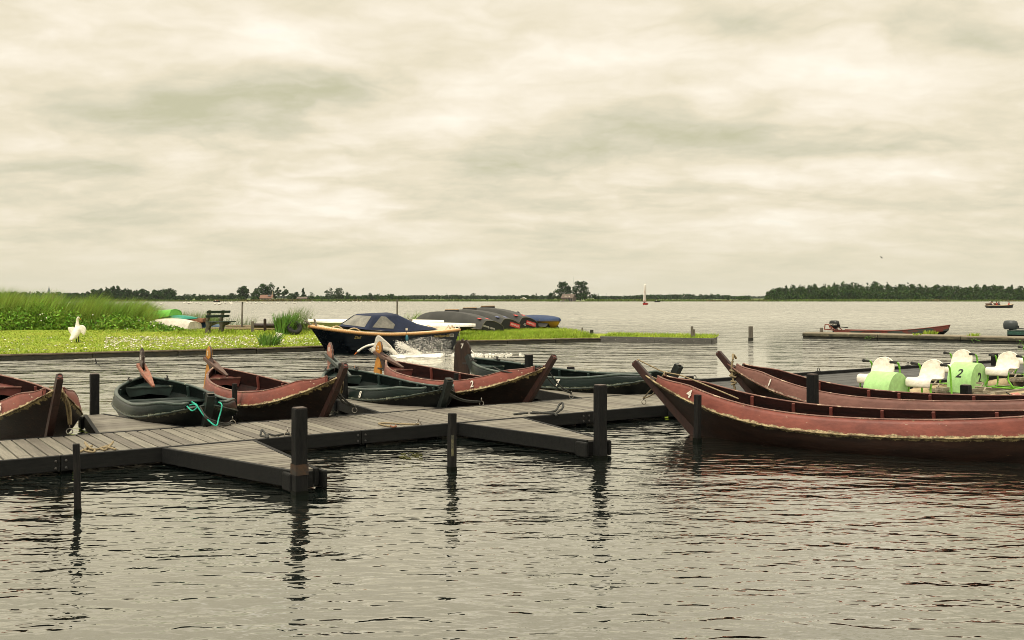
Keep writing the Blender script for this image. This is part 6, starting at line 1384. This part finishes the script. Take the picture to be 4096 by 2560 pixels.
# ------------------------------------------------------------------ far buildings
def gable_house(name, label, u0, u1, vr, ve, Y, depth_, wallM, roofM, ang=0.0, cat='house', base=.3):
    p_ = Y / F; L = (u1 - u0) * p_; zr = EYE + (HV - vr) * p_; ze = EYE + (HV - ve) * p_; o = thing(name, label, cat, (((u0 + u1) / 2 - CX) * p_, Y, base), ang); hr, he = zr - base, ze - base; D = depth_
    m = MB(); m.add([(-L / 2, -D / 2, 0), (L / 2, -D / 2, 0), (L / 2, D / 2, 0), (-L / 2, D / 2, 0), (-L / 2, -D / 2, he), (L / 2, -D / 2, he), (L / 2, D / 2, he), (-L / 2, D / 2, he), (-L / 2, 0, hr - .1), (L / 2, 0, hr - .1)], [(0, 1, 5, 4), (2, 3, 7, 6), (1, 2, 6, 9, 5), (3, 0, 4, 8, 7)]); obj('wall', m, wallM, o)
    m = MB(); e = .35
    for sd in (-1, 1):
        a = Vector((-L / 2 - e, sd * (D / 2 + .3), he - .25)); b_ = Vector((L / 2 + e, sd * (D / 2 + .3), he - .25)); c = Vector((L / 2 + e, 0, hr)); d = Vector((-L / 2 - e, 0, hr)); n_ = (b_ - a).cross(d - a).normalized() * .14 * (-sd)
        m.add([a, b_, c, d, a + n_, b_ + n_, c + n_, d + n_], [(0, 1, 2, 3), (7, 6, 5, 4), (0, 4, 5, 1), (1, 5, 6, 2), (2, 6, 7, 3), (3, 7, 4, 0)])
    ro_ = obj('roof', m, roofM, o); return o, ro_, L, hr, he
redRM = mat('red_roof_tiles', (.2, .105, .07), .8, (.15, .08, .055), 2, (1, 4, 1)); creamWM = mat('cream_wall', (.5, .46, .36), .8); brWM = mat('brown_plank_wall', (.14, .11, .085), .8, (.09, .07, .055), 1, (1, 1, 8)); thRM = mat('grey_brown_shingle_roof', (.15, .115, .09), .9, (.1, .08, .065), 1.5, (1, 1, 4)); drkOM = mat('dark_opening', (.02, .022, .02), .6)
h_, ro_, L_, hr, he = gable_house('house', 'low house with long red roof among the far trees', 1045, 1090, 1180, 1192, SH + 2, 6, creamWM, redRM, .05)
m = MB(); m.box((L_ * .28, -1.6, (hr + he) / 2 + .5), (1.7, .9, .08), Euler((R(32), 0, 0)).to_matrix()); obj('solar_panel', m, mat('dark_panel', (.03, .04, .05), .3), ro_)
m = MB(); m.box((L_ * .5 - .1, .4, hr + .5), (.35, .35, 2.6)); obj('chimney', m, mat('chimney_brick', (.3, .24, .16), .8), ro_)
for x_ in (-1.8, -.4, 1.2): m = MB(); m.box((x_, -3.03, .75), (.8, .06, .6)); obj('window', m, drkOM, h_)
gable_house('shed', 'low dark shed right of the red-roofed house', 1192, 1228, 1188, 1193, SH + 3, 4, brWM, thRM, .0, 'shed')
gable_house('shed', 'tiny white gabled shed between distant trees left of the boathouse', 2090, 2098, 1190, 1194, SH + 30, 2.5, creamWM, mat('pale_roof', (.5, .5, .46), .7), 1.2, 'shed')
bh, ro_, L_, hr, he = gable_house('boathouse', 'brown wooden boathouse with shingle roof on its island', 2251, 2298, 1177, 1192, SH - 4, 5.2, brWM, thRM, R(-24), 'boathouse', .3)
for sx in (-.9, .9):
    m = MB(); x_ = sx; z_ = he + (hr - he) * .28; m.add([(x_ - .5, -2.35, z_), (x_ + .5, -2.35, z_), (x_, -2.35, z_ + .55), (x_ - .5, -1.2, z_ + .1), (x_ + .5, -1.2, z_ + .1), (x_, -1.0, z_ + .55)], [(0, 1, 2), (3, 5, 4), (0, 2, 5, 3), (1, 4, 5, 2), (0, 3, 4, 1)]); obj('dormer', m, creamWM, ro_)
m = MB(); m.box((-L_ / 2 - .03, .0, he + .5), (.05, .7, .6)); obj('gable_window', m, whiteM, bh)
for k in range(3): m = MB(); m.box((-.2 + 1.35 * k, -2.63, he * .42), (1.05, .06, he * .8)); obj('boat_opening', m, drkOM, bh)
for k in range(4): m = MB(); m.box((-.85 + 1.35 * k, -2.68, he * .45), (.16, .12, he * .9)); obj('timber_post', m, mat('pale_timber', (.3, .25, .18), .8), bh)
islM = mat('island_bank', (.06, .07, .03), .9); m = MB(); m.ball((((2318 - CX) / F * SH), SH + 2, -.2), (13, 8, .6), 24, 8); tag(obj('boathouse_island', m, islM, None, smooth=True), kind='structure')
sp = thing('church', 'slender grey church spire far away at the left horizon', 'church', atY(196, 1190, 1500)); sp.location.z = 0; p_ = 1500 / F; gsM = mat('grey_stone', (.16, .17, .18), .8); slM = mat('slate', (.11, .125, .145), .7)
m = MB(); zt = 2 + (HV - 1164) * p_; m.box((0, 0, zt / 2), (3.0, 3.0, zt)); obj('tower', m, gsM, sp)
m = MB(); z1 = 2 + (HV - 1143) * p_; m.loft([[Vector((2.1 * math.cos(a) * s, 2.1 * math.sin(a) * s, z)) for a in [math.pi / 4 * k for k in range(8)]] for s, z in ((1, zt - .3), (.72, zt + 1.2), (.36, lerp(zt, z1, .55)), (.04, z1))]); obj('spire', m, slM, sp)
m = MB(); m.box((0, -1.53, zt * .8), (.9, .08, 1.8)); obj('belfry_window', m, drkOM, sp)
Yt = 2800.0; p_ = Yt / F; wt = thing('wind_turbine', 'pale wind turbine far behind the two boathouse trees', 'wind turbine', ((2293 - CX) * p_, Yt, 0)); zh = EYE + (HV - 1138) * p_; wtM = mat('pale_turbine', (.55, .55, .53), .5)
m = MB(); m.tube([(0, 1.5, 0), (0, 1.5, zh)], [1.5, .95], 10); obj('tower', m, wtM, wt, smooth=True); m = MB(); m.ball((0, 0, zh), (1.5, 3.2, 1.5), 10, 7); obj('nacelle', m, wtM, wt, smooth=True)
for a in (R(88), R(208), R(328)):
    m = MB(); d = Vector((math.cos(a), 0, math.sin(a))); c0 = Vector((0, -2.9, zh)); m.beam(c0, c0 + d * 7, 1.0, .4, up=(0, 1, 0), w2=1.7, h2=.3); m.beam(c0 + d * 7, c0 + d * 22.5, 1.7, .3, up=(0, 1, 0), w2=.5, h2=.12); obj('blade', m, wtM, wt)
for u_, vt, vb, lb in ((1787, 1171, 1185, 'thin distant mast above the trees behind the upturned hulls'), (2000, 1172, 1186, 'thin distant mast left of the boathouse island'), (2425, 1172, 1188, 'thin distant mast right of the boathouse island')):
    p_ = 1480 / F; o_ = thing('mast', lb, 'mast', ((u_ - CX) * p_, 1480, 0)); m = MB(); m.tube([(0, 0, 0), (0, 0, EYE + (HV - vt) * p_)], [.25, .14], 6); m.box((0, 0, EYE + (HV - vt) * p_ - 1.2), (1.2, .2, .2)); obj('pole', m, gsM, o_)

# ------------------------------------------------------------------ craft and birds on the lake
skinM = mat('skin', (.5, .29, .19), .6); hairM = mat('dark_hair', (.03, .02, .014), .7)
shirt = {'white': mat('white_shirt', (.7, .68, .62), .8), 'navy': mat('navy_shirt', (.02, .025, .045), .8), 'red': mat('red_shirt', (.42, .03, .03), .8)}; trouM = mat('dark_trousers', (.03, .032, .04), .8)
def person(label, pos, rz, shirt_c, hair=True, lean=.0):
    o = thing('person', label, 'person', pos, rz); L = lean
    pts = [(0, 0, .1), (.03 + L * .4, 0, .35), (.05 + L, 0, .56), (.06 + L, 0, .66), (.08 + L, 0, .78), (.08 + L, 0, .88)]; ed = [(i, i + 1) for i in range(5)]; rad = [(.15, .13), (.15, .11), (.16, .1), .055, (.085, .1), .075]
    for sd in (-1, 1):
        k = len(pts); pts += [(.05 + L, sd * .19, .55), (.16 + L, sd * .24, .3), (.38 + L, sd * .16, .26), (.46 + L, sd * .14, .27)]; ed += [(2, k), (k, k + 1), (k + 1, k + 2), (k + 2, k + 3)]; rad += [.06, .045, .036, .03]
        k = len(pts); pts += [(.2, sd * .1, .1), (.45, sd * .12, .1), (.48, sd * .12, -.3), (.6, sd * .12, -.34)]; ed += [(0, k), (k, k + 1), (k + 1, k + 2), (k + 2, k + 3)]; rad += [.085, .07, .05, .04]
    me = skin_mesh(pts, ed, rad, 1, 0)
    for mt_ in (skinM, shirt[shirt_c], trouM): me.materials.append(mt_)
    for f in me.polygons:
        c = f.center; f.material_index = 2 if (c.z < .16 and c.x < .5) or c.z < -.1 else 1 if c.z < .6 and not (c.x > .26 + L and c.z < .36) else 0
    link('body', me, None, o)
    m = MB(); m.ball((.06 + L, 0, .87), (.11, .105, .095), 10, 7); m.ball((-.01 + L, 0, .8), (.06, .095, .1), 8, 6); obj('hair', m, hairM, o, smooth=True)
    m = MB(); m.ball((.185 + L, 0, .83), (.018, .014, .02), 6, 5); obj('nose', m, skinM, o, smooth=True); return o
def small_boat(name, label, pos, hdg, L, B, zg, cols, cat='boat', bowup=.2):
    hm, rm, im = cols; o = thing(name, label, cat, (pos[0], pos[1], 0), hdg); N = 16; m = MB(); im_ = MB(); G = []
    for sd in (1, -1):
        rows = []; ri = []; g = []
        for i in range(N + 1):
            tt = -1 + 2 * i / N; y = B / 2 * (1 - max(tt, 0) ** 2.3 * .97) * (1 - .2 * max(-tt, 0) ** 2); z = zg + bowup * max(tt, 0) ** 2; x = tt * L / 2
            rows.append([Vector((x * .9, sd * y * .6, -.15)), Vector((x * .96, sd * y * .92, z * .45)), Vector((x, sd * y, z))]); ri.append([Vector((x, sd * y, z)), Vector((x * .95, sd * max(y - .06, .002), z - .04)), Vector((x * .9, sd * y * .6, .06)), Vector((x * .9, 0, .05))]); g.append(Vector((x, sd * y, z)))
        m.sheet(rows); im_.sheet(ri); G.append(g)
        if sd > 0: tr_ = list(rows[0])
        else: m.add(tr_ + rows[0][::-1], [(0, 1, 2, 3, 4, 5)])
    obj('hull', m, hm, o, smooth=True); obj('inside', im_, im, o)
    for g in G: k = MB(); k.tube(g, .05 if L > 4 else .035, 6); obj('gunwale', k, rm, o, smooth=True)
    for f in (-.22, .15): k = MB(); k.box((f * L, 0, zg - .12), (.25, B * .85, .04)); obj('thwart', k, im, o)
    return o
Yb = 192.0; pb = Yb / F; xc = (4000 - CX) * pb
small_boat('launch', 'white and dark open launch with four people far out at the right', (xc, Yb, 0), .03, 5.3, 1.8, .48, (blkhM, creamM, mat('launch_inside', (.3, .24, .17), .7)), bowup=.28)
for u_, c_, rz, lb, ln_ in ((3961, 'navy', .0, 'person in dark clothes at the stern of the launch', .0), (3966, 'white', .2, 'person in white leaning forward at the stern of the launch', .06), (3982, 'red', -.3, 'person in red bending low amidships in the launch', .1), (3993, 'navy', .1, 'dark-haired person in navy sitting upright amidships in the launch', 0), (4036, 'red', 3.0, 'person in red sitting at the bow of the launch', 0)):
    person(lb, ((u_ - CX) * pb, Yb - .1 + .15 * rnd.uniform(-1, 1), .28), rz, c_, True, ln_)
Yb2 = 250.0; pb2 = Yb2 / F; brH = mat('brown_boat', (.13, .06, .025), .6)
small_boat('rowing_boat', 'small brown boat beyond the launch at the far right', ((3972 - CX) * pb2, Yb2, 0), .1, 1.9 + 1.6, 1.3, .5, (brH, brH, brH)); person('person in white steering the small brown boat', ((3959 - CX) * pb2, Yb2, .4), .1, 'white')
Yb3 = 440.0; pb3 = Yb3 / F
small_boat('rowing_boat', 'small dark boat with three people near the far shore, left', ((868 - CX) * pb3, Yb3, 0), .0, 3.0, 1.3, .4, (blkhM, blkhM, brH))
for u_, c_, lb in ((862, 'white', 'person in white in the small boat at the left far shore'), (868, 'red', 'person in red in the middle of the small boat at the left far shore'), (873, 'navy', 'person in dark in the small boat at the left far shore')): person(lb, ((u_ - CX) * pb3, Yb3, .2), 0, c_)
Ys = 275.0; ps = Ys / F; xs_ = (2583 - CX) * ps
sb = small_boat('sailing_boat', 'small red sailing boat with tall white sail on the lake', (xs_, Ys, 0), R(70), 3.0, 1.35, .42, (mat('red_hull', (.42, .02, .018), .4),) * 3, bowup=.1)
m = MB(); m.tube([(.4, 0, .1), (.4, 0, 6.4)], [.04, .025], 7); obj('mast', m, ironM, sb, smooth=True)
rows = []
for k in range(13):
    f = k / 12; z = .75 + 5.0 * f; ch = 1.75 * (1 - f ** 1.15) + .04; rows.append([Vector((.36 - ch * s, .05 + (.18 + .34 * s) * s * .8 + .12 * math.sin(math.pi * s), z)) for s in (0, .25, .5, .75, 1)])
m = MB(); m.sheet(rows); sl_ = obj('sail', m, coverM, sb, smooth=True); md = sl_.modifiers.new('solid', 'SOLIDIFY'); md.thickness = .02
m = MB(); m.tube([(.38, .05, .72), (-1.4, .6, .74)], .03, 6); obj('boom', m, ironM, sb); m = MB(); m.box((-.15, .24, 3.6), (.22, .03, .3)); obj('sail_mark', m, stkM, sl_)
person('person sitting at the stern of the red sailing boat', (xs_ - .55, Ys - .55, .25), R(40), 'navy')
Ym = 420.0; pm_ = Ym / F
small_boat('motor_dinghy', 'small dark motor dinghy right of the red sailing boat', ((2629 - CX) * pm_, Ym, 0), R(-10), 1.5 + .9, 1.2, .5, (blkhM, blkhM, brH)); person('person in white at the stern of the motor dinghy right of the sail', ((2624 - CX) * pm_, Ym, .3), 0, 'white')
Ym2 = 460.0; pm2 = Ym2 / F
small_boat('motor_dinghy', 'small pale motor dinghy in front of the boathouse', ((2251 - CX) * pm2, Ym2, 0), R(170), 2.4, 1.2, .45, (paleM, paleM, brH)); person('person in dark in the pale dinghy before the boathouse', ((2252 - CX) * pm2, Ym2, .25), 3.1, 'navy')
# the flock of floating swans
me = skin_mesh([(-.62, 0, .22), (-.35, 0, .2), (0, 0, .18), (.3, 0, .2), (.42, 0, .3), (.4, 0, .5), (.42, 0, .66), (.5, 0, .74), (.62, 0, .7)], [(i, i + 1) for i in range(8)], [.04, (.2, .17), (.26, .2), (.2, .17), .085, .055, .05, .06, .03], 1, 2)
me.materials.append(swanM); first = True
FL = [(5, 317), (62, 312), (75, 322), (88, 318), (130, 308), (265, 312), (315, 318), (308, 306), (372, 314), (450, 316), (468, 318), (485, 315), (494, 322), (535, 322), (572, 319), (637, 314), (735, 318), (740, 302), (828, 317), (850, 318), (1030, 311), (1070, 300), (1137, 302), (1318, 300), (1332, 304), (1362, 310), (1377, 297), (1433, 310), (1463, 297), (1553, 296), (1590, 298), (1645, 296), (1703, 299), (1765, 302), (1788, 298), (1822, 300), (1860, 303), (1962, 297)]
FL = [(900 + x * .3306, 1110 + y * .3306) for x, y in FL] + [(x * .4132, 1110 + y * .4132) for x, y in ((2083, 262), (2125, 266), (2140, 255), (2178, 253), (2233, 247), (2242, 257), (1945, 262), (1905, 252), (1855, 250), (1830, 255), (1785, 250), (1560, 262))]
for u_, v_ in FL:
    q_ = at(u_, max(v_, 1207.5)); o_ = link('swan', me, None); o_.location = (q_.x, q_.y, 0); o_.rotation_euler = (0, 0, rnd.choice((0, math.pi)) + rnd.uniform(-.6, .6)); s_ = rnd.uniform(.68, .98); o_.scale = (s_, s_, s_ * rnd.uniform(.8, 1.25))
    tag(o_, 'small white swan floating in the distant flock on the lake', 'swan', 'distant flock of swans')
def bird(name, label, p, span, rz, mt, pitch=0, roll=0, cat='bird'):
    o = thing(name, label, cat, p, rz, rot=(R(roll), R(pitch), rz)); me = skin_mesh([(-.2 * span, 0, 0), (-.08 * span, 0, 0), (.06 * span, 0, 0), (.15 * span, 0, .01 * span), (.2 * span, 0, 0)], [(i, i + 1) for i in range(4)], [.012 * span, .045 * span, .05 * span, .035 * span, .01 * span], 1, 2); link('body', me, mt, o)
    for sd in (-1, 1): m = MB(); m.add([(x * span, sd * y * span, z * span + t_) for t_ in (0, .012 * span) for x, y, z in ((.09, .03, 0), (.1, .22, .09), (-.1, .5, .07), (-.03, .24, .08), (-.06, .03, 0))], [(0, 1, 2, 3, 4), (9, 8, 7, 6, 5)] + [(i, (i + 1) % 5, (i + 1) % 5 + 5, i + 5) for i in range(5)]); obj('wing', m, mt, o)
    m = MB(); m.add([(-.17 * span, 0, 0), (-.34 * span, .05 * span, 0), (-.26 * span, 0, .004 * span), (-.34 * span, -.05 * span, 0), (-.17 * span, 0, .012 * span)], [(0, 1, 2), (0, 2, 3), (4, 2, 1), (4, 3, 2), (0, 4, 1), (0, 3, 4)]); obj('tail', m, mt, o); return o
bird('swallow', 'dark swallow skimming over the water left of the black-green boat', atY(387, 1455, 24), .36, R(150), blkhM, -10, 50, 'swallow')
bird('flying_bird', 'tiny dark bird high in the sky at the right', atY(3526, 1031, 120), .7, R(20), blkhM, 0, 30); bird('flying_bird', 'white gull flying low before the far trees right of the sail', atY(2737, 1184, 150), .75, R(60), swanM, 0, -50, 'gull')
# weed floating by the jetty
m = MB()
for k in range(26):
    q_ = at(rnd.uniform(1590, 1690), rnd.uniform(1812, 1838)); m.tube([q_ + Vector((0, 0, .004)), q_ + Vector((rnd.uniform(-.08, .08), rnd.uniform(-.05, .05), .008))], .005, 4)
tag(obj('water_weed', m, mat('yellow_weed', (.07, .07, .015), .7)), 'yellowish weed floating beside the jetty', 'water weed', kind='stuff')

# ------------------------------------------------------------------ thin air haze
HAZE = .00008
if HAZE:
    m = MB(); m.box((0, 1980, 30.5), (3400, 4040, 65)); hm = bpy.data.materials.new('thin_haze'); t = nt(hm); b = NB(t); o_ = b.n('ShaderNodeOutputMaterial'); v = b.n('ShaderNodeVolumePrincipled'); v.inputs['Color'].default_value = (.80, .86, .9, 1); v.inputs['Density'].default_value = HAZE; v.inputs['Anisotropy'].default_value = .2; b.l(v.outputs[0], o_.inputs['Volume'])
    tag(obj('haze', m, hm), kind='stuff')
